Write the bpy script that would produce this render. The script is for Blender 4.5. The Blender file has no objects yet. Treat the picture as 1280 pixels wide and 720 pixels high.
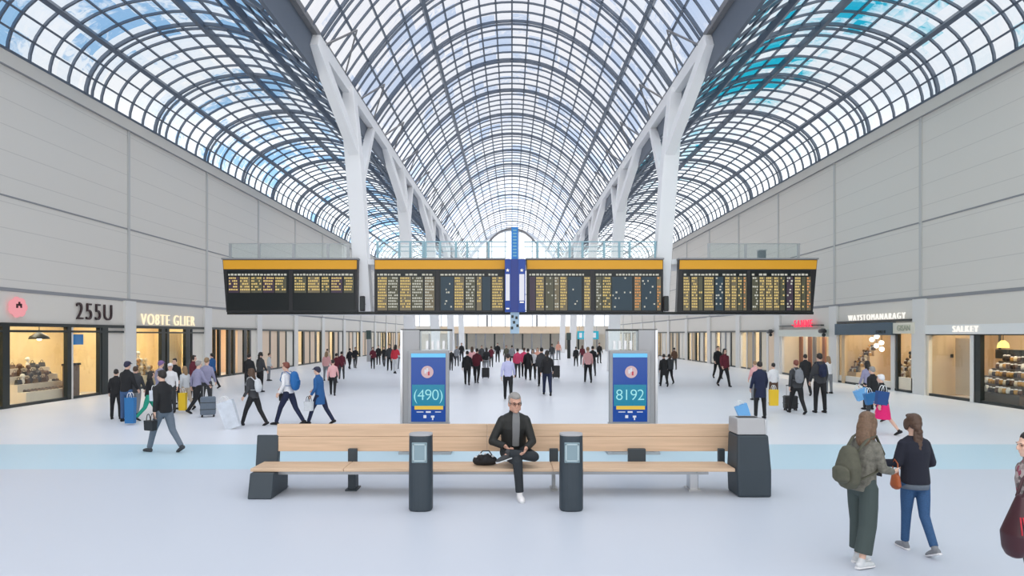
import bpy, math, random
from mathutils import Vector, Matrix, Euler
R = math.radians
rnd = random.Random(7)
scene = bpy.context.scene
col = scene.collection

# ------------------------------------------------------------------ camera
F = 853.0; HZ = 418.0; CH = 2.45          # focal length in pixels, horizon row, eye height
cam_d = bpy.data.cameras.new('camera'); cam = bpy.data.objects.new('camera', cam_d); col.objects.link(cam)
cam.location = (0, 0, CH); cam.rotation_euler = (R(90), 0, 0)
cam_d.sensor_width = 36; cam_d.lens = F / 1280 * 36; cam_d.shift_y = (HZ - 360) / 1280
cam_d.clip_end = 1000; cam_d.clip_start = 0.1
scene.camera = cam
def fl(px, py):                            # photo pixel on the floor -> (x, y)
    d = CH * F / (py - HZ); return ((px - 640) / F * d, d)
def PX(px, d): return (px - 640) / F * d
def PZ(py, d): return CH + (HZ - py) / F * d

# ------------------------------------------------------------------ materials
def nodes_of(m): return m.node_tree.nodes, m.node_tree.links
MATS = {}
def mat(name, c, rough=0.55, metal=0.0, bump=0.0, bscale=40.0, vary=0.0, spec=0.5, emit=0.0):
    if name in MATS: return MATS[name]
    m = bpy.data.materials.new(name); m.use_nodes = True
    n, l = nodes_of(m); b = n['Principled BSDF']
    b.inputs['Base Color'].default_value = (*c, 1); b.inputs['Roughness'].default_value = rough
    b.inputs['Metallic'].default_value = metal; b.inputs['Specular IOR Level'].default_value = spec
    if emit:
        b.inputs['Emission Color'].default_value = (*c, 1); b.inputs['Emission Strength'].default_value = emit
    tc = n.new('ShaderNodeTexCoord'); ns = n.new('ShaderNodeTexNoise')
    ns.inputs['Scale'].default_value = bscale; ns.inputs['Detail'].default_value = 4
    l.new(tc.outputs['Object'], ns.inputs['Vector'])
    if vary:
        mx = n.new('ShaderNodeMixRGB'); mx.blend_type = 'MULTIPLY'; mx.inputs[0].default_value = 1
        mx.inputs[1].default_value = (*c, 1)
        rp = n.new('ShaderNodeMapRange'); rp.inputs['To Min'].default_value = 1 - vary; rp.inputs['To Max'].default_value = 1 + vary
        l.new(ns.outputs['Fac'], rp.inputs['Value']); l.new(rp.outputs[0], mx.inputs[2]); l.new(mx.outputs[0], b.inputs['Base Color'])
    if bump:
        bp = n.new('ShaderNodeBump'); bp.inputs['Strength'].default_value = bump; bp.inputs['Distance'].default_value = 0.01
        l.new(ns.outputs['Fac'], bp.inputs['Height']); l.new(bp.outputs[0], b.inputs['Normal'])
    MATS[name] = m; return m
def glow(name, c, s):
    if name in MATS: return MATS[name]
    m = bpy.data.materials.new(name); m.use_nodes = True
    n, l = nodes_of(m); n.remove(n['Principled BSDF'])
    e = n.new('ShaderNodeEmission'); e.inputs[0].default_value = (*c, 1); e.inputs[1].default_value = s
    l.new(e.outputs[0], n['Material Output'].inputs[0]); MATS[name] = m; return m
def pane_glass(name, tint, gl=0.06, rough=0.02):
    if name in MATS: return MATS[name]
    m = bpy.data.materials.new(name); m.use_nodes = True
    n, l = nodes_of(m); n.remove(n['Principled BSDF'])
    t = n.new('ShaderNodeBsdfTransparent'); t.inputs[0].default_value = (*tint, 1)
    g = n.new('ShaderNodeBsdfGlossy'); g.inputs['Roughness'].default_value = rough
    mx = n.new('ShaderNodeMixShader'); mx.inputs[0].default_value = gl
    l.new(t.outputs[0], mx.inputs[1]); l.new(g.outputs[0], mx.inputs[2]); l.new(mx.outputs[0], n['Material Output'].inputs[0])
    MATS[name] = m; return m
def roof_glass(name, teal, calm=False):
    """Roof panes: clear and blue-tinted sheets, some with a teal film; each pane has its own tint."""
    m = bpy.data.materials.new(name); m.use_nodes = True
    n, l = nodes_of(m); n.remove(n['Principled BSDF'])
    tc = n.new('ShaderNodeTexCoord')
    big = n.new('ShaderNodeTexNoise'); big.inputs['Scale'].default_value = 0.16; big.inputs['Detail'].default_value = 2
    l.new(tc.outputs['Object'], big.inputs['Vector'])
    sn = n.new('ShaderNodeVectorMath'); sn.operation = 'SNAP'; sn.inputs[1].default_value = (0.95, 1.25, 0.9)
    l.new(tc.outputs['Object'], sn.inputs[0])
    wn = n.new('ShaderNodeTexWhiteNoise'); wn.noise_dimensions = '3D'; l.new(sn.outputs[0], wn.inputs['Vector'])
    fine = n.new('ShaderNodeTexNoise'); fine.inputs['Scale'].default_value = 2.2; fine.inputs['Detail'].default_value = 5; fine.inputs['Distortion'].default_value = 1.2
    l.new(tc.outputs['Object'], fine.inputs['Vector'])
    add = n.new('ShaderNodeMath'); add.operation = 'MULTIPLY_ADD'; add.inputs[1].default_value = 0.34
    l.new(wn.outputs['Value'], add.inputs[0]); l.new(big.outputs['Fac'], add.inputs[2])
    ad2 = n.new('ShaderNodeMath'); ad2.operation = 'MULTIPLY_ADD'; ad2.inputs[1].default_value = 0.38
    l.new(fine.outputs['Fac'], ad2.inputs[0]); l.new(add.outputs[0], ad2.inputs[2])
    if teal:
        # the teal film covers the panes of the nearer bays, above the wall
        sy = n.new('ShaderNodeSeparateXYZ'); l.new(tc.outputs['Object'], sy.inputs[0])
        m1 = n.new('ShaderNodeMapRange'); m1.inputs['From Min'].default_value = 34; m1.inputs['From Max'].default_value = 52; m1.inputs['To Min'].default_value = .05; m1.inputs['To Max'].default_value = -.22
        l.new(sy.outputs['Y'], m1.inputs['Value'])
        m2 = n.new('ShaderNodeMapRange'); m2.inputs['From Min'].default_value = 13.2; m2.inputs['From Max'].default_value = 14.4; m2.inputs['To Min'].default_value = 0; m2.inputs['To Max'].default_value = -.18
        l.new(sy.outputs['X'], m2.inputs['Value'])
        for q in (m1, m2):
            a3 = n.new('ShaderNodeMath'); a3.operation = 'ADD'; l.new(ad2.outputs[0], a3.inputs[0]); l.new(q.outputs[0], a3.inputs[1]); ad2 = a3
    cr = n.new('ShaderNodeValToRGB'); e = cr.color_ramp.elements
    if teal:
        e[0].position = 0.60; e[0].color = (0.89, 0.92, 0.95, 1)
        e[1].position = 1.12; e[1].color = (0.02, 0.45, 0.62, 1)
        x = e.new(0.84); x.color = (0.80, 0.88, 0.93, 1)
        x = e.new(0.97); x.color = (0.34, 0.70, 0.82, 1)
    else:
        e[0].position = 0.62; e[0].color = (0.93, 0.94, 0.97, 1) if calm else (0.90, 0.93, 0.96, 1)
        e[1].position = 1.15; e[1].color = (0.60, 0.70, 0.88, 1) if calm else (0.30, 0.52, 0.78, 1)
        x = e.new(0.90); x.color = (0.88, 0.90, 0.96, 1) if calm else (0.78, 0.86, 0.94, 1)
    l.new(ad2.outputs[0], cr.inputs[0])
    t = n.new('ShaderNodeBsdfTransparent'); l.new(cr.outputs[0], t.inputs[0])
    g = n.new('ShaderNodeBsdfGlossy'); g.inputs['Roughness'].default_value = 0.1
    mx = n.new('ShaderNodeMixShader'); mx.inputs[0].default_value = 0.05
    l.new(t.outputs[0], mx.inputs[1]); l.new(g.outputs[0], mx.inputs[2]); l.new(mx.outputs[0], n['Material Output'].inputs[0])
    return m

# ------------------------------------------------------------------ mesh helpers
class MB:
    def __init__(s): s.v = []; s.f = []
    def add(s, vs, fs):
        o = len(s.v); s.v += [tuple(v) for v in vs]; s.f += [tuple(i + o for i in f) for f in fs]; return s
    def box(s, x0, x1, y0, y1, z0, z1):
        return s.add([(x0,y0,z0),(x1,y0,z0),(x1,y1,z0),(x0,y1,z0),(x0,y0,z1),(x1,y0,z1),(x1,y1,z1),(x0,y1,z1)],
                     [(3,2,1,0),(4,5,6,7),(0,1,5,4),(1,2,6,5),(2,3,7,6),(3,0,4,7)])
    def prism(s, poly, axis, a, b):        # polygon (u,v) swept along an axis from a to b
        n = len(poly)
        def P(u, v, w): return {'x': (w,u,v), 'y': (u,w,v), 'z': (u,v,w)}[axis]
        vs = [P(u,v,a) for u,v in poly] + [P(u,v,b) for u,v in poly]
        fs = [tuple(range(n))[::-1], tuple(range(n, 2*n))] + [(i,(i+1)%n,n+(i+1)%n,n+i) for i in range(n)]
        return s.add(vs, fs)
    def loft(s, rings):                     # closed tube from rings of equal count, capped
        n = len(rings[0]); vs = [p for r in rings for p in r]; fs = []
        for k in range(len(rings)-1):
            for i in range(n):
                j = (i+1) % n; fs.append((k*n+i, k*n+j, (k+1)*n+j, (k+1)*n+i))
        fs.append(tuple(range(n))[::-1]); fs.append(tuple(range((len(rings)-1)*n, len(rings)*n)))
        return s.add(vs, fs)
    def tube(s, pts, rad, n=10, side=None, sq=1.0):   # rad: float or (a,b) per point; a along side
        pts = [Vector(p) for p in pts]
        if not isinstance(rad, (list,)): rad = [rad]*len(pts)
        rings = []; prev = None
        for i, p in enumerate(pts):
            t = (pts[min(i+1,len(pts)-1)] - pts[max(i-1,0)])
            t = t.normalized() if t.length > 1e-9 else Vector((0,0,1))
            sd = Vector(side) if side is not None else (prev if prev is not None else (Vector((1,0,0)) if abs(t.x) < .8 else Vector((0,1,0))))
            sd = sd - t*sd.dot(t)
            sd = sd.normalized() if sd.length > 1e-6 else t.orthogonal().normalized()
            prev = sd; up = t.cross(sd)
            r = rad[i]; a, b = (r, r) if isinstance(r, (int, float)) else r
            rings.append([p + sd*(a*_sc(math.cos(2*math.pi*k/n),sq)) + up*(b*_sc(math.sin(2*math.pi*k/n),sq)) for k in range(n)])
        return s.loft(rings)
    def cap(s, pts, rad, n=10, side=None):  # tube with rounded ends
        pts = [Vector(p) for p in pts]
        if not isinstance(rad, list): rad = [rad]*len(pts)
        def ab(r): return (r, r) if isinstance(r, (int, float)) else r
        d0 = (pts[0]-pts[1]).normalized(); d1 = (pts[-1]-pts[-2]).normalized()
        a0, b0 = ab(rad[0]); a1, b1 = ab(rad[-1]); m0 = min(a0,b0); m1 = min(a1,b1)
        P = [pts[0]+d0*m0*.98, pts[0]+d0*m0*.7] + pts + [pts[-1]+d1*m1*.7, pts[-1]+d1*m1*.98]
        RR = [(a0*.2,b0*.2),(a0*.7,b0*.7)] + rad + [(a1*.7,b1*.7),(a1*.2,b1*.2)]
        return s.tube(P, RR, n, side)
    def ball(s, c, r, n=12, m=8, M=None):
        c = Vector(c); r = (r,r,r) if isinstance(r,(int,float)) else r
        vs = []; fs = []
        for j in range(1, m):
            th = math.pi*j/m
            for i in range(n):
                ph = 2*math.pi*i/n
                vs.append(Vector((r[0]*math.sin(th)*math.cos(ph), r[1]*math.sin(th)*math.sin(ph), r[2]*math.cos(th))))
        for j in range(m-2):
            for i in range(n):
                k = (i+1)%n; fs.append((j*n+i,(j+1)*n+i,(j+1)*n+k,j*n+k))
        vs.append(Vector((0,0,r[2]))); vs.append(Vector((0,0,-r[2]))); t = len(vs)-2
        for i in range(n):
            fs.append((t,i,(i+1)%n)); fs.append((t+1,(m-2)*n+(i+1)%n,(m-2)*n+i))
        if M is not None: vs = [M @ v for v in vs]
        return s.add([v+c for v in vs], fs)
    def lathe(s, prof, c=(0,0,0), n=20):
        rings = [[(c[0]+r*math.cos(2*math.pi*k/n), c[1]+r*math.sin(2*math.pi*k/n), c[2]+z) for k in range(n)] for r, z in prof]
        return s.loft(rings)
    def xf(s, M): s.v = [tuple(M @ Vector(v)) for v in s.v]; return s
    def mesh(s, name, smooth=False):
        me = bpy.data.meshes.new(name); me.from_pydata(s.v, [], s.f); me.update()
        import bmesh
        b = bmesh.new(); b.from_mesh(me); bmesh.ops.recalc_face_normals(b, faces=b.faces); b.to_mesh(me); b.free()
        if smooth:
            for p in me.polygons: p.use_smooth = True
        return me
    def build(s, name, m, parent=None, smooth=False, bevel=0.0):
        me = s.mesh(name, smooth); me.materials.append(m)
        o = bpy.data.objects.new(name, me); col.objects.link(o)
        if parent is not None: o.parent = parent
        if bevel:
            bv = o.modifiers.new('edge', 'BEVEL'); bv.width = bevel; bv.segments = 2; bv.limit_method = 'ANGLE'; bv.angle_limit = R(40)
        return o
def _sc(c, q): return math.copysign(abs(c)**q, c)
def remesh(mb, voxel, smooth=4, name='m', fac=0.5):
    o = bpy.data.objects.new('tmp', mb.mesh('tmp')); col.objects.link(o)
    r = o.modifiers.new('r', 'REMESH'); r.mode = 'VOXEL'; r.voxel_size = voxel
    if smooth:
        sm = o.modifiers.new('s', 'SMOOTH'); sm.factor = fac; sm.iterations = smooth
    bpy.context.view_layer.update()
    dg = bpy.context.evaluated_depsgraph_get(); me = bpy.data.meshes.new_from_object(o.evaluated_get(dg))
    old = o.data; bpy.data.objects.remove(o); bpy.data.meshes.remove(old)
    me.name = name
    for p in me.polygons: p.use_smooth = True
    return me
def join_meshes(name, items):              # items: (mesh, material index)
    vs = []; fs = []; mi = []
    for me, k in items:
        o = len(vs); vs += [tuple(v.co) for v in me.vertices]
        for p in me.polygons: fs.append(tuple(i+o for i in p.vertices)); mi.append(k)
    m = bpy.data.meshes.new(name); m.from_pydata(vs, [], fs)
    for p, k in zip(m.polygons, mi): p.material_index = k; p.use_smooth = True
    m.update(); return m
def text_mesh(s, size, extrude=0.01, align='CENTER', spacing=1.0, bold=0.0):
    c = bpy.data.curves.new('t', 'FONT'); c.body = s; c.size = size; c.extrude = extrude; c.align_x = align; c.align_y = 'CENTER'
    c.space_character = spacing; c.offset = bold
    o = bpy.data.objects.new('t', c); col.objects.link(o); bpy.context.view_layer.update()
    dg = bpy.context.evaluated_depsgraph_get(); me = bpy.data.meshes.new_from_object(o.evaluated_get(dg))
    bpy.data.objects.remove(o); bpy.data.curves.remove(c); return me
def tag(o, label=None, cat=None, group=None, kind=None):
    for k, v in (('label',label),('category',cat),('group',group),('kind',kind)):
        if v: o[k] = v
    return o
def empty(name, loc=(0,0,0), rz=0.0, label=None, cat=None, group=None, kind=None):
    o = bpy.data.objects.new(name, None); col.objects.link(o); o.location = loc; o.rotation_euler = (0,0,rz)
    o.empty_display_size = .2
    return tag(o, label, cat, group, kind)
def link_mesh(name, me, parent=None, mats=None, loc=(0,0,0), rot=(0,0,0), own=False):
    o = bpy.data.objects.new(name, me); col.objects.link(o); o.location = loc; o.rotation_euler = rot
    if parent is not None: o.parent = parent
    if mats:
        while len(me.materials) < len(mats): me.materials.append(mats[len(me.materials)])
        for i, m in enumerate(mats):
            o.material_slots[i].link = 'OBJECT'; o.material_slots[i].material = m
    return o
def copy_tree(o, parent=None):
    c = o.copy(); col.objects.link(c)
    if parent is not None: c.parent = parent
    for ch in o.children: copy_tree(ch, c)
    return c

# ------------------------------------------------------------------ world and light
w = bpy.data.worlds.new('sky'); scene.world = w; w.use_nodes = True
n, l = w.node_tree.nodes, w.node_tree.links
bg = n['Background']; tc = n.new('ShaderNodeTexCoord'); ns = n.new('ShaderNodeTexNoise')
ns.inputs['Scale'].default_value = 3.0; ns.inputs['Detail'].default_value = 6; ns.inputs['Roughness'].default_value = .55
l.new(tc.outputs['Generated'], ns.inputs['Vector'])
cr = n.new('ShaderNodeValToRGB'); cr.color_ramp.elements[0].position = .34; cr.color_ramp.elements[0].color = (.80,.89,1,1)
cr.color_ramp.elements[1].position = .52; cr.color_ramp.elements[1].color = (.99,.99,1,1)
l.new(ns.outputs['Fac'], cr.inputs[0])
sx = n.new('ShaderNodeSeparateXYZ'); l.new(tc.outputs['Generated'], sx.inputs[0])
mr = n.new('ShaderNodeMapRange'); mr.inputs['From Min'].default_value = .12; mr.inputs['From Max'].default_value = .42; l.new(sx.outputs['Z'], mr.inputs['Value'])
mx = n.new('ShaderNodeMixRGB'); mx.inputs[1].default_value = (1,1,1,1); l.new(mr.outputs[0], mx.inputs[0]); l.new(cr.outputs[0], mx.inputs[2])
l.new(mx.outputs[0], bg.inputs[0])
ms = n.new('ShaderNodeMapRange'); ms.inputs['From Min'].default_value = .10; ms.inputs['From Max'].default_value = .30; ms.inputs['To Min'].default_value = 2.3; ms.inputs['To Max'].default_value = 1.02
l.new(sx.outputs['Z'], ms.inputs['Value']); l.new(ms.outputs[0], bg.inputs[1])
sd = bpy.data.lights.new('daylight', 'SUN'); sd.energy = 2.7; sd.angle = R(110); sd.color = (1,.94,.88)
sun = bpy.data.objects.new('daylight', sd); col.objects.link(sun); sun.location = (0,20,40); sun.rotation_euler = (R(14), R(4), 0)

scene.view_settings.view_transform = 'Standard'; scene.view_settings.look = 'None'
scene.view_settings.gamma = 1; scene.view_settings.exposure = 0.0; scene.view_settings.use_curve_mapping = False
scene.cycles.max_bounces = 8; scene.cycles.diffuse_bounces = 4; scene.cycles.glossy_bounces = 3
scene.cycles.transparent_max_bounces = 16; scene.cycles.use_denoising = True
scene.cycles.sample_clamp_indirect = 6; scene.cycles.caustics_reflective = False
# ================================================================== the hall
HW = 16.7; YE = 110.0; WT = 11.82; SH = 3.9
M_wall = bpy.data.materials.new('panelled wall'); M_wall.use_nodes = True
n, l = nodes_of(M_wall); b = n['Principled BSDF']; b.inputs['Roughness'].default_value = .6
tc = n.new('ShaderNodeTexCoord'); sx = n.new('ShaderNodeSeparateXYZ'); l.new(tc.outputs['Object'], sx.inputs[0])
dv = n.new('ShaderNodeMath'); dv.operation = 'DIVIDE'; dv.inputs[1].default_value = .85; l.new(sx.outputs['Z'], dv.inputs[0])
fr = n.new('ShaderNodeMath'); fr.operation = 'FRACT'; l.new(dv.outputs[0], fr.inputs[0])
lt = n.new('ShaderNodeMath'); lt.operation = 'LESS_THAN'; lt.inputs[1].default_value = .035; l.new(fr.outputs[0], lt.inputs[0])
mx = n.new('ShaderNodeMixRGB'); mx.inputs[1].default_value = (.69,.65,.595,1); mx.inputs[2].default_value = (.58,.545,.50,1)
l.new(lt.outputs[0], mx.inputs[0]); l.new(mx.outputs[0], b.inputs['Base Color'])
M_fascia = mat('shop fascia', (.72,.675,.61), .5)
M_trim = mat('grey trim', (.27,.27,.28), .6)
M_pil = mat('pale pilaster', (.73,.71,.68), .5)
M_dark = mat('dark metal frame', (.022,.028,.027), .35, .2)
M_white = mat('white painted steel', (.86,.86,.86), .45)
M_steel = mat('roof steel', (.10,.125,.165), .5, .0)
M_beamd = mat('grey truss steel', (.20,.20,.21), .55)
M_grey = mat('grey metal', (.42,.43,.44), .4, .5)
M_chrome = mat('brushed steel', (.62,.63,.65), .3, .85)
M_cream = mat('cream panel', (.80,.70,.55), .6, vary=.08, bscale=2)
M_creamy = mat('pale cream blind', (.80,.75,.66), .6, vary=.08, bscale=1.2)
M_glass = pane_glass('shop glass', (.97,.98,.97), .05)
M_rail = pane_glass('balustrade glass', (.93,.97,.97), .07)
M_black = mat('black plastic', (.012,.012,.014), .4)
M_warm = glow('warm ceiling lamp', (1,.87,.66), 9.0)
M_warmw = glow('warm lettering', (1,.86,.60), 1.15)
M_whitel = glow('white lettering', (1,.97,.9), 1.05)
M_redl = glow('red lettering', (1,.07,.13), 1.3)

# floor with the painted pale blue band
M_floor = bpy.data.materials.new('polished floor'); M_floor.use_nodes = True
n, l = nodes_of(M_floor); b = n['Principled BSDF']; b.inputs['Roughness'].default_value = .38; b.inputs['Specular IOR Level'].default_value = .3
tc = n.new('ShaderNodeTexCoord'); sx = n.new('ShaderNodeSeparateXYZ'); l.new(tc.outputs['Object'], sx.inputs[0])
g1 = n.new('ShaderNodeMath'); g1.operation = 'GREATER_THAN'; g1.inputs[1].default_value = 12.4; l.new(sx.outputs['Y'], g1.inputs[0])
g2 = n.new('ShaderNodeMath'); g2.operation = 'LESS_THAN'; g2.inputs[1].default_value = 15.2; l.new(sx.outputs['Y'], g2.inputs[0])
an = n.new('ShaderNodeMath'); an.operation = 'MULTIPLY'; l.new(g1.outputs[0], an.inputs[0]); l.new(g2.outputs[0], an.inputs[1])
ns = n.new('ShaderNodeTexNoise'); ns.inputs['Scale'].default_value = .5; ns.inputs['Detail'].default_value = 3; l.new(tc.outputs['Object'], ns.inputs['Vector'])
c1 = n.new('ShaderNodeMixRGB'); c1.inputs[1].default_value = (.72,.745,.80,1); c1.inputs[2].default_value = (.78,.79,.83,1); l.new(ns.outputs['Fac'], c1.inputs[0])
c2 = n.new('ShaderNodeMixRGB'); c2.inputs[2].default_value = (.51,.68,.775,1); l.new(an.outputs[0], c2.inputs[0])
c3 = n.new('ShaderNodeMixRGB'); c3.inputs[1].default_value = (.57,.61,.685,1); l.new(g1.outputs[0], c3.inputs[0]); l.new(c1.outputs[0], c3.inputs[2]); l.new(c3.outputs[0], c2.inputs[1])   # the flooring this side of the band is greyer
l.new(c2.outputs[0], b.inputs['Base Color'])
tag(MB().box(-24, 24, -6, YE+4, -.2, 0).build('floor', M_floor), kind='structure')

SEAM = {-1: [20.6]+[29.7+7.6*k for k in range(11)], 1: [20.4+7.45*k for k in range(13)]}
for s, nm in ((-1,'left'),(1,'right')):
    root = empty('wall_'+nm, kind='structure')
    def bx(x0, x1, y0, y1, z0, z1, name, m):
        a, c = sorted((s*x0, s*x1)); return MB().box(a, c, y0, y1, z0, z1).build(name, m, root)
    bx(HW, HW+.5, -5, YE, SH, WT, 'panelled_wall', M_wall)
    bx(HW-.08, HW+.5, -5, YE, WT-.5, WT-.02, 'coping', mat('coping grey', (.66,.625,.575), .6))
    bx(HW-.02, HW, -5, YE, 7.0, 7.055, 'joint_shade_strip', M_trim)
    bx(HW-.02, HW, -5, YE, SH-.02, SH+.1, 'joint_shade_strip', M_trim)  # dark strip stands in for the shadow line above the shop fascia
    bx(HW-.10, HW+.5, -5, YE, WT-.03, WT+.06, 'edge_strip', M_steel)
    bx(HW-.09, HW, -5, YE, WT-.53, WT-.5, 'joint_shade_strip', M_trim)
    bx(HW, HW+.5, -5, SEAM[s][0], 0, SH, 'lower_wall', M_fascia)
    for y in SEAM[s][(1 if s < 0 else 0):]:
        bx(HW-.12, HW+.02, y-.42, y+.42, 0, SH, 'pilaster', M_pil)
        bx(HW-.05, HW, y-.08, y+.08, SH+.1, WT-.5, 'pilaster', mat('seam grey', (.52,.51,.49), .5))

# ------------------------------------------------------------------ glass roof: three barrel vaults
def side_z(x):                             # height over the eye line of a side vault, x measured on the left
    x = -abs(x)
    if x < -12.2:
        u = min(1, (-12.2-x)/4.5); return 9.37 + 2.83*math.sqrt(max(0, 1-u*u))
    return 12.2 - .098*(x+12.2)**2
def mid_z(x): return 11.55 + 5.5*(1-(abs(x)/7.6)**2.15)
def prof(kind, k=28):
    if kind == 'mid': return [(-7.6+15.2*i/k, mid_z(-7.6+15.2*i/k)+CH) for i in range(k+1)]
    sg = -1 if kind == 'left' else 1
    P = []
    for i in range(k+1):
        if i <= k//2: a = math.pi/2*(1-i/(k/2)); x = -12.2-4.5*math.sin(a)
        else: x = -12.2+4.4*(i-k/2)/(k/2)
        P.append((x, side_z(x)+CH))
    return [(x*(-sg), z) for x, z in P]
def offset(P, d):
    out = []
    for i, (x, z) in enumerate(P):
        a = P[max(i-1,0)]; c = P[min(i+1,len(P)-1)]; tx, tz = c[0]-a[0], c[1]-a[1]; L = math.hypot(tx,tz) or 1
        nx, nz = -tz/L, tx/L
        if nz < 0 or (abs(nz) < .02 and False): nx, nz = -nx, -nz
        out.append((x+nx*d, z+nz*d))
    return out
def arch_mesh(P, wy, th, name):
    A = offset(P, -th); vs = []; fs = []; k = len(P)
    for (x,z),(xa,za) in zip(P, A): vs += [(x,-wy/2,z),(x,wy/2,z),(xa,wy/2,za),(xa,-wy/2,za)]
    for i in range(k-1):
        o = 4*i
        for a, c in ((0,1),(1,2),(2,3),(3,0)): fs.append((o+a,o+c,o+4+c,o+4+a))
    fs += [(3,2,1,0),(4*k-4,4*k-3,4*k-2,4*k-1)]
    return MB().add(vs, fs).mesh(name)
def purlin_mb(P, t, y0, y1, hw, th):
    i = min(int(t*(len(P)-1)), len(P)-2); f = t*(len(P)-1)-i
    x = P[i][0]*(1-f)+P[i+1][0]*f; z = P[i][1]*(1-f)+P[i+1][1]*f
    tx, tz = P[i+1][0]-P[i][0], P[i+1][1]-P[i][1]; L = math.hypot(tx,tz); tx/=L; tz/=L; nx, nz = -tz, tx
    if nz < 0: nx, nz = -nx, -nz
    q = [(x+tx*hw, z+tz*hw), (x-tx*hw, z-tz*hw), (x-tx*hw-nx*th, z-tz*hw-nz*th), (x+tx*hw-nx*th, z+tz*hw-nz*th)]
    return MB().prism(q, 'y', y0, y1)
def t_at_x(P, x):
    for i in range(len(P)-1):
        a, c = P[i][0], P[i+1][0]
        if (a-x)*(c-x) <= 0 and a != c: return (i+(x-a)/(c-a))/(len(P)-1)
    return 0.0
for kind, y0, name, teal in (('left',-4.0,'ceiling',0),('mid',-4.0,'ceiling',0),('right',-4.0,'ceiling',1)):
    P = prof(kind); out = offset(P, .03)
    vs = []; fs = []
    for (x,z) in P: vs += [(x,y0,z),(x,YE,z)]
    for i in range(len(P)-1): fs.append((2*i,2*i+1,2*i+3,2*i+2))
    g = MB().add(vs, fs).build(name, roof_glass('roof panes '+kind, teal, kind == 'mid'), smooth=True)
    tag(g, kind='structure')
    thin = arch_mesh(P, .078, .085, 'arch_rib'); thick = arch_mesh(P, .11, .13, 'arch_rib')
    for me in (thin, thick): me.materials.append(M_steel)
    y = y0; k = 0
    while y < YE-.5:
        big = (k % 5 == 0)
        link_mesh('arch_rib', thick if big else thin, g, loc=(0,y,-.02))
        if big: link_mesh('arch_rib', thin, g, loc=(0,y+.42,-.02))
        y += 3.2 if y < 16 else (1.03 if y < 72 else 1.95); k += 1
    if kind == 'mid':
        tl = [i/18 for i in range(1,18)]; bigs = [3,15]
    else:
        sg = -1 if kind == 'left' else 1
        xs = [16.55,16.2,15.6,14.8,13.9,13.0,12.1,11.3,10.45,9.6,8.9,8.3]; tl = [t_at_x(P, sg*x) for x in xs]; bigs = [2,6,9]
    for i, t in enumerate(tl):
        bgp = i in bigs
        purlin_mb(P, t, y0, YE, .085 if bgp else (.042 if kind == 'mid' else .034), .26 if bgp else .09).build('purlin', M_steel, g)

# valley beams, Y-columns
def bar(a, b, wx, wy, name, m, parent):
    a, b = Vector(a), Vector(b); t = (b-a).normalized(); sd = Vector((1,0,0)); sd = (sd - t*sd.dot(t)).normalized(); up = t.cross(sd)
    vs = [p + sd*(i*wx/2) + up*(j*wy/2) for p in (a,b) for i, j in ((-1,-1),(1,-1),(1,1),(-1,1))]
    return MB().add(vs, [(3,2,1,0),(4,5,6,7),(0,1,5,4),(1,2,6,5),(2,3,7,6),(3,0,4,7)]).build(name, m, parent)
for s in (-1,1):
    bm = MB().box(*sorted((s*7.35, s*7.85)), 26.2, YE, CH+10.95, CH+11.5)
    g = tag(bm.build('beam', M_white), kind='structure')
    MB().box(*sorted((s*7.45, s*7.80)), -4, YE, CH+11.5, CH+11.75).build('gutter', M_beamd, g)
    MB().box(*sorted((s*7.66, s*7.80)), -4, YE, CH+10.25, CH+11.5).build('gutter_side', M_steel, g)
    for k in range(13):                     # lattice struts along the valley
        y = 27+k*6.2
        bar((s*7.4,y,CH+11.45),(s*6.5,y+1.6,CH+12.75),.07,.07,'lattice_strut',M_beamd,g)
        bar((s*6.5,y+1.6,CH+12.75),(s*7.4,y+3.2,CH+11.45),.07,.07,'lattice_strut',M_beamd,g)
for yb, z0 in ((31.2,3.48),(45.5,0),(60.5,0),(76,0),(92,0)):
    for s in (-1,1):
        c = MB(); rings = []
        for z, x, hw, hd in ((z0,6.72,.36,.36),(CH+4,6.92,.35,.36),(CH+7,7.12,.36,.42),(CH+9.2,7.32,.34,.40),(CH+11.2,7.52,.33,.36)):
            x = s*x; rings.append([(x-hw,yb-hd,z),(x+hw,yb-hd,z),(x+hw,yb+hd,z),(x-hw,yb+hd,z)])
        c.loft(rings)
        g = tag(c.build('column', M_white, bevel=.04), kind='structure')
        bar((s*7.12,yb-.1,CH+8.2),(s*7.58,yb-5.2,CH+11.2),.42,.5,'branch',M_white,g)
        bar((s*7.05,yb+.1,CH+6.6),(s*7.58,yb+5.6,CH+11.2),.38,.38,'branch',M_white,g)

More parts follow.
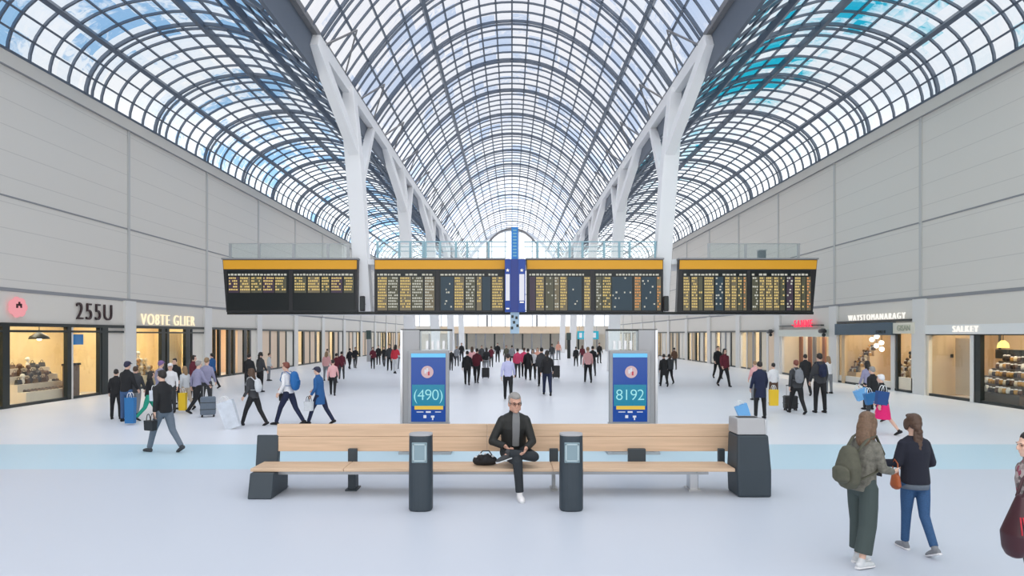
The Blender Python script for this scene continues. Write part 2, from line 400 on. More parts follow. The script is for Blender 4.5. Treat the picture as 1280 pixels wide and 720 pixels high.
# ------------------------------------------------------------------ far end wall
wf = empty('wall_far', kind='structure')
MB().box(-HW, HW, YE, YE+.4, 2.55, 3.75).build('fascia_band', mat('peach fascia', (.85,.66,.47), .6), wf)
for a, c in ((-HW,-11.5),(11.5,HW)):
    MB().box(a, c, YE-.02, YE+.4, 2.5, 3.8).build('fascia_band', M_fascia, wf)
M_farw = mat('white end frame', (.72,.76,.80), .5)
for k in range(23):
    x = -HW+.4+k*1.5
    MB().box(x-.12, x+.12, YE-.1, YE+.2, 0, 2.55).build('mullion', M_trim if k % 3 else M_dark, wf)
MB().box(-HW, HW, YE+2.5, YE+2.7, 0, 2.55).build('back_panel', M_creamy, wf)
MB().box(-HW, HW, YE, YE+2.7, 2.55, 2.6).build('soffit', M_creamy, wf)
for i, kind in enumerate(('left','mid','right')):
    P = prof(kind); g = empty('window_%d' % (i+1), kind='structure')
    me = arch_mesh(P, .3, .5, 'arch_frame'); me.materials.append(M_farw); link_mesh('arch_frame', me, g, loc=(0,YE-.2,0))
    xs = [p[0] for p in P]; x0, x1 = min(xs), max(xs); k = 7 if kind == 'mid' else 5
    for j in range(1, k):
        x = x0+(x1-x0)*j/k; t = t_at_x(P, x); q = min(int(t*28), 27); zt = P[q][1]
        MB().box(x-.1, x+.1, YE-.2, YE, 3.75, zt-.2).build('mullion', M_farw, g)
    for z in (6.2, 8.8):
        MB().box(x0, x1, YE-.2, YE, z, z+.18).build('transom', M_farw, g)
    if kind == 'mid':
        Q = [(-4.0+8*i/16, 17.2+2.4*(1-(abs(-4.0+8*i/16)/4.0)**2)) for i in range(17)]
        me = arch_mesh(Q, .3, .3, 'inner_arch'); me.materials.append(M_beamd); link_mesh('inner_arch', me, g, loc=(0,YE-.4,0))
        for x in (-4,4): MB().box(x-.14, x+.14, YE-.5, YE-.2, 3.75, 17.2).build('mullion', M_beamd, g)
    zz = 3.75
    pane = MB()
    vs = [(x, YE+.02, z) for x, z in P] + [(P[-1][0], YE+.02, zz), (P[0][0], YE+.02, zz)]
    pane.add(vs, [tuple(range(len(vs)))]).build('pane', pane_glass('end glass', (.93,.96,.98), .05), g)

# ------------------------------------------------------------------ walkway bridge with railings
BD = 30.5
br = tag(MB().box(-12.9, 13.65, BD+.4, BD+3.6, 5.62, 5.86).build('walkway_bridge', M_white), kind='structure')
MB().box(-12.9, 13.65, BD+.38, BD+.46, 3.35, 3.47).build('edge_beam', M_dark, br)
MB().box(-12.9, 13.65, BD+.46, BD+1.6, 3.35, 3.47).build('soffit', M_white, br)
YR = BD+.55
M_teal = mat('teal rail paint', (.30,.48,.55), .4, .2)
def railing(x0, x1, posts, glass, label):
    g = empty('glass_railing' if glass else 'railing', ((x0+x1)/2, YR, 5.86), label=label, cat='railing', group='railings along the walkway')
    L = (x1-x0)/2
    MB().box(-L, L, -.03, .03, .78 if not glass else .70, .83 if not glass else .73).build('top_rail', M_teal if not glass else M_grey, g)
    if not glass:
        for z in (.56,.36): MB().box(-L, L, -.015, .015, z, z+.03).build('middle_rail', M_teal, g)
    for p in posts:
        xx = p-(x0+x1)/2; MB().box(xx-.05, xx+.05, -.04, .04, 0, .83 if not glass else .73).build('post', M_teal if not glass else M_grey, g)
    MB().box(-L, L, -.006, .006, .03, .70).build('glass_panel', M_rail, g)
    return g
railing(PX(286,YR), PX(437,YR), [PX(p,YR) for p in (288,324,367,410,435)], True, 'clear glass railing panel above the leftmost departure board')
railing(PX(470,YR), PX(634,YR), [PX(p,YR) for p in (472,499,513,529,532,550,570,584,611)], False, 'teal railing with posts above the departure board just left of the blue pylon')
railing(PX(655,YR), PX(830,YR), [PX(p,YR) for p in (672,698,712,728,755,774,787,819)], False, 'teal railing with posts above the departure board just right of the blue pylon')
railing(PX(885,YR), PX(1000,YR), [PX(p,YR) for p in (886,932,998)], True, 'clear glass railing panel above the rightmost departure board')
g = empty('equipment_box', (PX(952,BD+1.4), BD+1.4, 5.86), label='small dark grey box standing behind the right glass railing', cat='box')
MB().box(-.16,.16,-.15,.15,0,.5).build('housing', mat('slate box', (.10,.13,.15), .5), g, bevel=.02); MB().box(-.18,.18,-.17,.17,.5,.54).build('lid', M_grey, g)

# ------------------------------------------------------------------ departure boards
M_yel = mat('amber header', (.70,.33,.012), .45, emit=.12)
M_scr = mat('dark board screen', (.012,.016,.017), .25, spec=.3)
M_txt = glow('amber board text', (.95,.72,.28), .75)
M_txtw = glow('pale board text', (.80,.80,.70), .7)
M_org = glow('orange board text', (.95,.45,.18), .75)
COLS = {'olive': mat('olive board column', (.10,.095,.055), .4), 'slate': mat('slate board column', (.018,.045,.065), .4), 'plum': mat('plum board column', (.06,.035,.06), .4), 'tan': mat('tan board column', (.20,.16,.09), .4)}
def glyph_rows(mb, x0, x1, z0, z1, y, pitch, gh, gw, dens, rr):
    z = z1-gh
    while z > z0:
        x = x0
        while x < x1-gw:
            wv = gw*rr.uniform(.7,1.5)
            if rr.random() < dens: mb.box(x, min(x+wv, x1), y-.012, y, z, z+gh*rr.uniform(.8,1.0))
            x += wv+gw*.45
        z -= pitch
def board(pa, pb, qa, qb, label, screens, lower_dark=False):
    x0, x1, u0, u1 = PX(pa,BD), PX(pb,BD), PX(qa,BD), PX(qb,BD); zt, zb = PZ(322.5,BD), PZ(390,BD); cx = (x0+x1)/2
    g = empty('hanging_departure_board', (cx, BD, zb), label=label, cat='departure board', group='departure boards across the hall')
    H = zt-zb
    P = [(u0-cx,0),(u1-cx,0),(x1-cx,H),(x0-cx,H)]
    MB().prism(P, 'y', 0, .36).build('housing', M_black, g)
    f = lambda t, s: (P[0][0]+(P[3][0]-P[0][0])*t if s < 0 else P[1][0]+(P[2][0]-P[1][0])*t)
    za, zc = H-.50, H-.10
    MB().prism([(f(za/H,-1)+.03,za),(f(za/H,1)-.03,za),(f(zc/H,1)-.03,zc),(f(zc/H,-1)+.03,zc)], 'y', -.03, 0).build('header_band', M_yel, g)
    MB().box(P[3][0]-.03, P[2][0]+.03, -.06, .38, H-.07, H).build('top_cap', M_trim, g)
    for sc in screens:
        a, c = PX(sc['a'],BD)-cx, PX(sc['b'],BD)-cx
        s_ = MB().box(a, c, -.02, 0, .07, za-.06).build('screen', M_scr, g)
        rr = random.Random(sc['a'])
        top = za-.10
        tb, wb, ob = MB(), MB(), MB()
        glyph_rows(wb, a+.06, c-.06, top-.20, top-.10, -.024, .3, .085, .10, .9, rr)
        for (p, q, tone, k, dens) in sc['cols']:
            xa, xb = PX(p,BD)-cx, PX(q,BD)-cx; zl = PZ(sc.get('bot',388),BD)-zb
            if tone: MB().box(xa, xb, -.024, -.02, zl, top-.24).build('column_panel', COLS[tone], s_)
            if k: glyph_rows({'y':tb,'w':wb,'o':ob}[k], xa+.02, xb-.02, zl+.02, top-.26, -.026, .128, .075, .055, dens, rr)
        its = [(m_.mesh('t'), i) for i, m_ in enumerate((tb,wb,ob)) if m_.v]
        link_mesh('lettering', join_meshes('lettering', its), s_, [M_txt, M_txtw, M_org])
    return g
board(278,447,283,446,'leftmost departure board, its amber text only in the upper half of both screens', [
    dict(a=284,b=361,bot=366,cols=[(286,299,'plum','y',.8),(300,313,'tan','y',.85),(314,328,'olive','y',.8),(329,343,'plum','y',.8),(344,358,'olive','y',.8)]),
    dict(a=366,b=444,bot=366,cols=[(368,383,'olive','y',.8),(385,400,'tan','y',.85),(402,412,'olive','y',.7),(414,428,'plum','y',.85),(430,442,'olive','y',.9)])])
board(468,632,468,632,'departure board immediately left of the blue pylon, crowded with pale text', [
    dict(a=470,b=545,cols=[(472,484,'tan','y',.85),(485,498,'olive','w',.85),(500,514,'tan','y',.8),(515,529,'olive','w',.85),(531,543,'tan','w',.8)]),
    dict(a=549,b=630,cols=[(551,567,'slate','w',.15),(568,580,'tan','y',.95),(582,594,'olive','w',.8),(596,602,'tan','y',.7),(603,613,'slate',None,0),(615,629,'tan','y',.9)])])
board(658,829,658,829,'departure board immediately right of the blue pylon, with dark blue columns', [
    dict(a=660,b=738,cols=[(662,669,'plum',None,0),(670,680,'tan','y',.95),(682,692,'olive','w',.15),(693,699,'tan','w',.5),(700,709,'tan','y',.95),(710,727,'slate','w',.05),(730,738,'tan','y',.9)]),
    dict(a=743,b=827,cols=[(745,752,'olive','w',.7),(753,764,'olive','y',.85),(765,790,'slate','w',.05),(793,801,'tan','o',.95),(802,820,'slate','w',.06),(821,826,'tan','o',.7)])])
board(849,1022,846,1016,'rightmost departure board, full of amber text columns', [
    dict(a=853,b=934,cols=[(854,862,'tan','y',.95),(864,872,'tan','y',.95),(873,878,'olive','y',.5),(880,892,'tan','y',.95),(894,904,'slate','w',.3),(906,913,'tan','y',.9),(914,921,'tan','y',.9),(922,928,'olive','y',.3),(929,933,'tan','o',.8)]),
    dict(a=938,b=1013,cols=[(940,948,'olive','w',.5),(949,956,'tan','y',.9),(957,966,'tan','y',.9),(967,974,'tan','y',.9),(975,981,'olive','y',.4),(983,991,'plum','w',.4),(993,1001,'tan','y',.95),(1002,1007,'olive','y',.4),(1008,1013,'tan','o',.8)])])

# blue pylon hanging in the middle of the boards
M_blue = mat('royal blue sign', (.004,.055,.34), .35); M_cyan = mat('bright blue mast', (.01,.22,.62), .35)
d = BD-.55; g = empty('blue_hanging_sign', (PX(644,d), d, PZ(390,d)), label='blue pylon sign with white side panels hanging before the departure boards', cat='sign')
wd = .455
MB().box(-wd, wd, 0, .42, 0, 2.32).build('body', M_blue, g, bevel=.02)
MB().box(-.19, .13, -.05, 0, .0, 2.32).build('centre_panel', mat('deep blue panel', (.003,.03,.24), .3), g)
MB().box(-.17, .13, .1, .4, 2.32, 3.75).build('mast', M_cyan, g, bevel=.02)
for k in range(9): MB().box(-.10,.06,.085,.1,2.45+k*.14,2.51+k*.14).build('mast_mark', glow('pale blue mark', (.35,.75,1), .6), g)
for a, c in ((-.42,-.24),(.18,.40)):
    MB().box(a, c, -.02, 0, .50, 1.66).build('white_panel', glow('lit white panel', (.88,.90,1), .9), g)
    star = MB(); cx = (a+c)/2
    pts = [((.085 if i%2==0 else .036)*math.sin(i*math.pi/5)+cx, (.085 if i%2==0 else .036)*math.cos(i*math.pi/5)+1.83) for i in range(10)]
    star.prism(pts, 'y', -.02, 0).build('star_emblem', M_whitel, g)
    MB().box(a-.02, c+.02, -.01, .3, 2.32, 2.36).build('cap_strip', M_white, g)
for a, c in ((-.4,-.26),(.2,.38)): MB().box(a, c, -.02, 0, .12 if a<0 else .40, .18 if a<0 else .46).build('white_mark', M_whitel, g)
MB().box(-.22, .18, .08, .34, -.95, 0).build('lower_bracket', mat('pale blue casing', (.42,.58,.72), .4), g, bevel=.02)
for k, (xx, zz) in enumerate(((-.12,-.2),(.06,-.25),(-.05,-.45),(.1,-.6),(-.14,-.7))): MB().box(xx-.05, xx+.05, .06, .08, zz-.06, zz+.06).build('dark_mark', M_dark, g)
for px_, d_, lb in ((452.5,30.2,'black loudspeaker beside the left column between departure boards'),(833,30.2,'black loudspeaker at the right column beside departure board')):
    g = empty('hanging_loudspeaker', (PX(px_,d_), d_, PZ(389,d_)), label=lb, cat='loudspeaker')
    MB().box(-.11,.11,0,.2,0,.68).build('cabinet', M_black, g, bevel=.04); MB().box(-.085,.085,-.012,0,.08,.6).build('grille', M_dark, g)
    MB().box(-.03,.03,.2,.8,.3,.36).build('bracket', M_grey, g)
# ================================================================== shops along both walls
def SY(px, s, d=0): return (HW+d)*F/abs(px-640)      # depth along a wall (or d metres behind it) at a photo column
DEP = 2.6
def sbox(s, x0, x1, y0, y1, z0, z1): return MB().box(*sorted((s*x0, s*x1)), y0, y1, z0, z1)
def lettering(s, txt, y, z, size, m, parent, name='lettering', out=.06, spacing=1.0, bold=0.0, ext=.03):
    me = text_mesh(txt, size, ext, spacing=spacing, bold=bold); me.materials.append(m)
    return link_mesh(name, me, parent, loc=(s*(HW-out), y, z), rot=(R(90),0,R(90) if s < 0 else R(-90)))
def shopfront(s, y0, y1, label, walls, mull, top=2.72, interior=None, panes=True, lamp=True, back=None):
    """walls: list of (ya, yb, material) closed panels in the front; mull: list of (y, width, material)"""
    g = empty('shopfront', (s*HW, (y0+y1)/2, 0), label=label, cat='shopfront', group='shopfronts along the hall')
    oy = (y0+y1)/2; ox = s*HW
    def put(mb, name, m, bevel=0):
        mb.v = [(v[0]-ox, v[1]-oy, v[2]) for v in mb.v]; return mb.build(name, m, g, bevel=bevel)
    put(sbox(s, HW, HW+.25, y0, y1, top+.12, SH-.02), 'fascia', M_fascia)
    put(sbox(s, HW-.07, HW+.25, y0, y1, top, top+.12), 'top_frame', M_dark)
    inn = interior or M_cream
    put(sbox(s, HW+DEP, HW+DEP+.08, y0, y1, 0, 3.2), 'back_wall', back or inn)
    put(sbox(s, HW+.02, HW+DEP, y0+.45, y0+.5, 0, 3.2), 'side_wall', inn); put(sbox(s, HW+.02, HW+DEP, y1-.5, y1-.45, 0, 3.2), 'side_wall', inn)
    put(sbox(s, HW+.25, HW+DEP+.08, y0, y1, 3.12, 3.2), 'shop_ceiling', inn)
    if lamp: put(sbox(s, HW+.7, HW+1.5, y0+1.2, y1-1.2, 3.06, 3.1), 'ceiling_lamp', M_warm)
    put(sbox(s, HW-.03, HW+.1, y0+.42, y1-.42, 0, .10), 'plinth', M_dark)
    for a, c, m in walls: put(sbox(s, HW, HW+.12, a, c, .06, top), 'front_panel', m)
    if panes: put(sbox(s, HW+.03, HW+.042, y0+.42, y1-.42, .1, top), 'glass_pane', M_glass)
    for y, wd, m in mull: put(sbox(s, HW-.05, HW+.10, y-wd/2, y+wd/2, 0, top), 'mullion', m)
    return g, put
M_tan = mat('tan shop wall', (.60,.44,.27), .6, vary=.06, bscale=1.5)
M_gold = mat('golden shop wall', (.86,.70,.42), .6, vary=.08, bscale=1.5)
M_peach = mat('peach shop wall', (.86,.66,.48), .6)
M_bluesign = mat('blue door sign', (.01,.14,.38), .4, emit=.5)
# --- left shop nearest the camera
L = -1; y0, y1 = SEAM[L][0], SEAM[L][1]
a1, a2, a3, a4, a5 = SY(10,L), SY(83,L), SY(88,L), SY(124,L), SY(133,L)
g, put = shopfront(L, y0, y1, 'nearest left shopfront, pink emblem and dark lettering above its dark framed window', [(a5,y1-.4,M_fascia)],
    [(y0+.5,.18,M_dark),(SY(6,L),.32,M_dark),(a2+.1,.22,M_dark),(a3+.05,.08,M_pil),(a4,.10,M_dark),(SY(130,L),.42,M_dark)], interior=M_gold)
put(sbox(L, HW-.06, HW+.02, y0+.4, y1-.4, 2.52, 2.60), 'transom', M_dark)
put(sbox(L, HW+.35, HW+.40, a3+.15, a4-.7, .05, 1.3), 'counter_panel', mat('brown counter', (.20,.13,.09), .5))
put(sbox(L, HW+.32, HW+.42, a3+.12, a4-.65, 1.25, 1.33), 'counter_top', M_dark)
ds = put(sbox(L, HW+.2, HW+.24, a3+.1, a4-.7, 2.05, 2.45), 'blue_sign', M_bluesign); ds['label'] = 'small blue lit sign inside the doorway'
# --- signs on the left
sg = empty('shop_sign', (0,0,0), label='dark brown lettering on the nearest left shop fascia', cat='sign')
lettering(L, '255U', SY(117,L), PZ(391,SY(117,L)), .95, mat('brown lettering', (.035,.012,.014), .4), sg, bold=-.008, spacing=1.22)
M_pink = glow('pink sign', (1,.42,.46), .85)
e = empty('shop_sign', (0,0,0), label='round pink glowing emblem on the nearest left fascia', cat='sign')
ye = SY(19,L); ze = PZ(384,ye)
bl = MB()
for k in range(7):
    a = k*2*math.pi/7; bl.ball((-(HW-.09), ye+.26*math.cos(a), ze+.20*math.sin(a)), (.05,.20,.16), 12, 8)
bl.ball((-(HW-.09), ye, ze), (.06,.26,.22), 12, 8)
bl.build('emblem', M_pink, e, smooth=True)
mk = MB()
for dy, dz in ((-.12,.05),(-.02,.12),(.06,.06)): mk.box(-(HW-.17), -(HW-.14), ye+dy-.03, ye+dy+.03, ze+dz-.08, ze+dz+.06)
mk.build('dark_mark', mat('brown lettering', (.035,.012,.014)), e)
# --- second left shop
y0, y1 = SEAM[L][1], SEAM[L][2]
g, put = shopfront(L, y0, y1, 'left shopfront with warm lit lettering and golden window display', [(SY(240,L),y1-.4,M_creamy)],
    [(y0+.5,.12,M_dark),(SY(203,L),.34,M_dark),(SY(209,L),.22,M_dark),(SY(234,L),.5,M_dark),(SY(239,L),.12,M_dark)], interior=M_gold)
put(sbox(L, HW-.06, HW+.02, y0+.4, y1-.4, 2.50, 2.57), 'transom', M_dark)
cur = MB()
for k in range(14):
    yy = SY(209,L)+.25+k*.17; cur.box(-(HW+.62), -(HW+.55), yy, yy+.10, .1, 2.6)
put(cur, 'curtain_strips', M_gold)
sg = empty('shop_sign', (0,0,0), label='warm white lit lettering on the second left fascia', cat='sign')
lettering(L, 'VO8TE GLIER', SY(211,L), PZ(401,SY(211,L)), .74, M_warmw, sg, bold=-.012, spacing=1.22)
# --- third left shop and the rest of the left row
y0, y1 = SEAM[L][2], SEAM[L][3]
g, put = shopfront(L, y0, y1, 'third left shopfront, open dark frames with peach interior below the leftmost board', [(SY(297,L),SY(303,L),M_peach),(SY(313,L),y1-.4,M_creamy)],
    [(SY(268,L),.10,M_dark),(SY(274,L),.2,M_dark),(SY(286,L),.36,M_dark),(SY(292,L),.28,M_dark),(SY(306,L),.5,M_dark),(SY(312,L),.25,M_dark)], interior=M_peach)
rr = random.Random(3)
ORD = ['fourth','fifth','sixth','seventh','eighth','ninth','tenth','eleventh','twelfth']
for k in range(3, len(SEAM[L])-1):
    y0, y1 = SEAM[L][k], SEAM[L][k+1]
    cuts = [y0+.45+(y1-y0-.9)*j/4 for j in range(5)]
    pn = [(cuts[j]+.1, cuts[j+1]-.1, [M_creamy, M_cream, M_peach][rr.randrange(3)]) for j in range(4) if rr.random() < .75]
    shopfront(L, y0, y1, '%s shopfront from the near end of the left row, cream panels between dark posts' % ORD[k-3], pn,
        [(c, rr.choice((.14,.2,.4)), M_dark) for c in cuts], top=2.68)
# --- right shops
Rr = 1
y0, y1 = SEAM[Rr][0], SEAM[Rr][1]
g, put = shopfront(Rr, y0, y1, 'nearest right shopfront with stepped shelves of jars and a beige doorway', [],
    [(SY(1217,Rr),.26,M_pil),(SY(1223,Rr),.34,M_dark),(y0+.5,.2,M_dark),(SY(1161,Rr),.12,M_cream)], top=2.42, interior=M_tan)
put(sbox(Rr, HW-.10, HW+.05, y0-.4, y1-.05, 2.46, 2.82), 'white_band', mat('pale sign band', (.80,.80,.78), .4))
put(sbox(Rr, HW+.9, HW+.96, SY(1212,Rr,.9), SY(1162,Rr)-.2, .08, 2.3), 'beige_partition', mat('beige partition', (.66,.52,.36), .6))
put(sbox(Rr, HW+.87, HW+.90, SY(1180,Rr,.88)-.2, SY(1180,Rr,.88)+.2, .3, .95), 'dark_hatch', M_beamd)
put(sbox(Rr, HW+.87, HW+.90, SY(1189,Rr,.88)-.12, SY(1189,Rr,.88)+.12, 1.52, 1.66), 'small_plate', M_dark)
sg = empty('shop_sign', (0,0,0), label='small white lettering on the pale band of the nearest right shop', cat='sign')
lettering(Rr, 'SALKEY', SY(1211,Rr), PZ(411.5,SY(1211,Rr)), .34, M_whitel, sg, out=.14, spacing=1.3, bold=-.006)
y0, y1 = SEAM[Rr][1], SEAM[Rr][2]
g, put = shopfront(Rr, y0, y1, 'second right shopfront with blue grey awning panel and white lit lettering', [(y0+.42,y0+.7,M_fascia)],
    [(SY(1117,Rr),.28,M_pil),(SY(1122,Rr),.16,M_dark),(SY(1055,Rr),.30,M_tan),(SY(1146,Rr),.14,M_dark)], top=2.55, interior=M_tan)
put(sbox(Rr, HW-.22, HW+.05, SY(1120,Rr), y1-.45, 2.42, 2.98), 'awning_panel', mat('blue grey awning', (.075,.115,.15), .55))
put(sbox(Rr, HW-.14, HW+.05, SY(1147,Rr), SY(1120,Rr), 2.48, 2.95), 'cream_panel', mat('cream sign panel', (.78,.74,.62), .5))
put(sbox(Rr, HW-.10, HW+.05, y0+.4, y1-.4, 3.02, 3.1), 'dark_ledge', M_dark)
put(sbox(Rr, HW+.0, HW+.12, SY(1113,Rr), y1-.45, 0.1, .38), 'low_sill', M_fascia); put(sbox(Rr, HW+.0, HW+.12, SY(1146,Rr), SY(1123,Rr), 0.1, .62), 'low_sill', M_cream)
me = text_mesh('CNALE B', .2, .01); me.materials.append(M_dark); link_mesh('awning_lettering', me, g, loc=(-.23, SY(1107,Rr)-(y0+y1)/2, 2.56), rot=(R(90),0,R(-90)))
me = text_mesh('GISAN', .34, .01); me.materials.append(mat('sage lettering', (.45,.47,.36), .5)); link_mesh('panel_lettering', me, g, loc=(-.16, SY(1134,Rr)-(y0+y1)/2, 2.71), rot=(R(90),0,R(-90)))
sg = empty('shop_sign', (0,0,0), label='white lit lettering above the blue grey awning on the right', cat='sign')
lettering(Rr, 'WAYSTOMANARAGY', SY(1097,Rr), PZ(396.5,SY(1097,Rr)), .40, M_whitel, sg, spacing=1.38, bold=-.008, out=.14)
y0, y1 = SEAM[Rr][2], SEAM[Rr][3]
M_brick = mat('red brown shop wall', (.28,.13,.09), .6)
st = [(SY(1031,Rr,1)+i*.62, SY(1031,Rr,1)+i*.62+.36, (M_brick, M_tan, M_beamd, M_brick, M_creamy)[i % 5]) for i in range(7)]
g, put = shopfront(Rr, y0, y1, 'third right shopfront with red lit sign above red brown striped interior', [], [(y0+.5,.2,M_pil),(y1-.5,.3,M_pil)], top=2.35, interior=M_cream, panes=False)
for a, c, m in st: put(sbox(Rr, HW+1.0, HW+1.1, a, c, 0, 2.9), 'striped_panel', m)
put(sbox(Rr, HW-.15, HW+.05, SY(1038,Rr), y1-.3, 2.32, 2.72), 'pale_band', mat('sage band', (.68,.70,.63), .5))
put(sbox(Rr, HW-.18, HW+.02, SY(1030,Rr), y1-.5, 2.92, 2.98), 'dark_ledge', M_dark)
sg = empty('shop_sign', (0,0,0), label='red glowing lettering on the third right fascia', cat='sign')
lettering(Rr, '-SANNE', SY(1007,Rr), PZ(405,SY(1007,Rr)), .60, M_redl, sg, bold=.0, spacing=1.4, out=.22)
for px_, lb in ((1035,'dark security camera at the near end of the sage band on the right'),(968,'dark security camera at the far end of the sage band on the right')):
    yy = SY(px_,Rr); c = empty('mounted_camera', (HW-.32, yy, 2.62), label=lb, cat='security camera')
    MB().cap([(0,-.30,0),(0,.22,0)], .11, 12).build('camera_body', M_black, c, smooth=True); MB().box(-.03,.165,-.03,.03,.06,.14).build('bracket', M_dark, c)
    MB().ball((0,-.2,-.2), .10, 12, 8).build('dome', M_dark, c, smooth=True)
rr = random.Random(9)
for k in range(3, len(SEAM[Rr])-1):
    y0, y1 = SEAM[Rr][k], SEAM[Rr][k+1]
    cuts = [y0+.45+(y1-y0-.9)*j/5 for j in range(6)]
    pn = [(cuts[j]+.1, cuts[j+1]-.1, [M_creamy, M_cream, M_peach, M_tan][rr.randrange(4)]) for j in range(5) if rr.random() < .75]
    shopfront(Rr, y0, y1, '%s shopfront from the near end of the right row, cream panels between slim posts' % ORD[k-3], pn,
        [(c, rr.choice((.14,.2,.3)), rr.choice((M_dark,M_trim,M_pil))) for c in cuts], top=2.6)

# ------------------------------------------------------------------ goods in the windows
def good(name, kind, loc, label, group, m, cat, parts=None, rz=0, sc=1.0, src={}):
    if kind not in src:
        mbs = GOODS[kind](); src[kind] = [(nm, mb.mesh(nm, sm), mm) for nm, mb, mm, sm in mbs]
    g = empty(name, loc, rz, label, cat, group); g.scale = (sc,sc,sc)
    for nm, me, mm in src[kind]: link_mesh(nm, me, g, [mm or m])
    return g
def g_bag(): return [('bag_body', MB().prism([(-.17,0),(.17,0),(.12,.2),(-.12,.2)],'y',-.06,.06), None, False),
                     ('bag_handle', MB().tube([(.09*math.cos(a),0,.2+.11*math.sin(a)) for a in [math.pi*i/8 for i in range(9)]], .012, 6), None, True)]
def g_shoe(): return [('upper', MB().cap([(0,.1,.05),(0,-.02,.045),(0,-.12,.03)], [(.04,.05),(.04,.035),(.03,.022)], 10), None, True), ('heel', MB().box(-.025,.025,.06,.13,0,.02), M_dark, False)]
def g_jar(): return [('jar_body', MB().lathe([(.06,0),(.085,.03),(.085,.15),(.055,.19)], n=14), None, True), ('jar_lid', MB().lathe([(.062,.19),(.062,.225),(.02,.235)], n=14), M_white, True)]
def g_vase(): return [('vase_body', MB().lathe([(.07,0),(.12,.12),(.10,.26),(.04,.34),(.06,.40)], n=16), None, True), ('flower_head', MB().ball((0,0,.50), (.13,.13,.12), 10, 8).ball((.07,0,.43), .07, 8, 6).ball((-.06,.05,.44), .07, 8, 6), None, True)]
def g_bowl(): return [('bowl_body', MB().lathe([(.05,0),(.11,.05),(.14,.12),(.125,.12),(.09,.06)], n=16), None, True), ('fruit_top', MB().ball((0,0,.12), (.10,.10,.07), 12, 8), None, True)]
def g_hat(): return [('brim', MB().lathe([(.17,0),(.175,.012),(.11,.02),(.06,.02)], n=18), None, True), ('crown_piece', MB().lathe([(.09,.015),(.085,.09),(.05,.12),(.01,.125)], n=16), None, True), ('stand_rod', MB().tube([(0,0,.0),(0,0,.02)], .02, 6), M_dark, False)]
GOODS = {'hat':g_hat,'bag':g_bag,'shoe':g_shoe,'jar':g_jar,'vase':g_vase,'bowl':g_bowl}
M_bk = [mat('dark leather', (.03,.022,.018), .4), mat('brown leather', (.12,.06,.03), .4), mat('charcoal felt', (.05,.05,.05), .6), mat('bronze ceramic', (.20,.12,.06), .3)]
M_lt = [mat('white ceramic', (.82,.78,.70), .3), mat('cream ceramic', (.75,.62,.42), .3), mat('amber glass', (.55,.30,.08), .25)]
def stand(s, ya, yb, steps, x_in, label, name='display_stand', m=None, rise=.24, depth=.24, base=.1):
    g = empty(name, (s*(HW+x_in), (ya+yb)/2, .0), label=label, cat='display stand')
    h = (yb-ya)/2
    for i in range(steps):
        z = base+rise*(i+1)-.02
        a, c = sorted((s*(i*depth), s*((i+1)*depth)))
        MB().box(a, c, -h, h, 0, z+.02).build('step', m or M_cream, g)
    return [(s*(HW+x_in+(i+.5)*depth), base+rise*(i+1)+.003) for i in range(steps)]
rr = random.Random(5)
# left near window: stepped stand with dark goods and a row of shoes
ya, yb = SY(14,L,.9)+.1, SY(79,L,.9)-.1
lev = stand(L, ya, yb, 4, .45, 'stepped cream stand behind the nearest left window', rise=.27, depth=.30, base=.12)
for i, (x, z) in enumerate(lev):
    nn = (12, 11, 10, 9)[i]
    for k in range(nn):
        y = ya+.25+(yb-ya-.5)*k/(nn-1)
        if i == 0: good('shoe', 'shoe', (x,y,z), 'dark shoe in the row along the foot of the nearest left window', 'shoes in the nearest left window', M_bk[k%2], 'shoe', rz=R(90), sc=.93)
        elif rr.random() < .3: good('sun_hat', 'hat', (x,y,z), 'dark brimmed hat on the stepped stand in the nearest left window', 'hats in the nearest left window', rr.choice(M_bk+M_lt[:2]), 'hat', sc=rr.uniform(.6,.7))
        elif (i+k) % 2: good('handbag', 'bag', (x,y,z), 'dark handbag on the stepped stand in the nearest left window', 'handbags in the nearest left window', rr.choice(M_bk), 'handbag', rz=R(90), sc=rr.uniform(.7,.85))
        else: good('flower_vase', 'vase', (x,y,z), 'dark vase with a round flower head in the nearest left window', 'vases in the nearest left window', rr.choice(M_bk+M_lt[:1]), 'vase', sc=rr.uniform(.6,.75))
ym = (ya+yb)/2+.15
g = empty('pendant_lamp', (-(HW+.75), SY(49,L,.75), 2.28), label='dark pendant lamp hanging in the nearest left window', cat='lamp')
MB().lathe([(.34,0),(.30,.10),(.10,.22),(.05,.26)], n=20).build('lamp_shade', M_dark, g, smooth=True); MB().tube([(0,0,.26),(0,0,.77)], .015, 6).build('cord', M_black, g); MB().ball((0,0,.02), .08, 10, 8).build('bulb', M_warm, g, smooth=True)
# second left window
ya, yb = SY(163,L,.9)+.1, SY(209,L)+.15
lev = stand(L, ya, yb, 3, .5, 'stepped golden stand in the second left shop window', m=M_gold, rise=.33, depth=.35, base=.2)
for i, (x, z) in enumerate(lev):
    for k in range(7):
        y = ya+.2+(yb-ya-.4)*k/6
        if (i+k) % 3: good('flower_vase', 'vase', (x,y,z), 'pale vase with flowers in the second left shop window', 'pale vases in the second left window', rr.choice(M_lt), 'vase', sc=.72)
        else: good('handbag', 'bag', (x,y,z), 'handbag among pale vases in the second left window', 'handbags in the second left window', rr.choice(M_bk), 'handbag', rz=R(90), sc=.7)
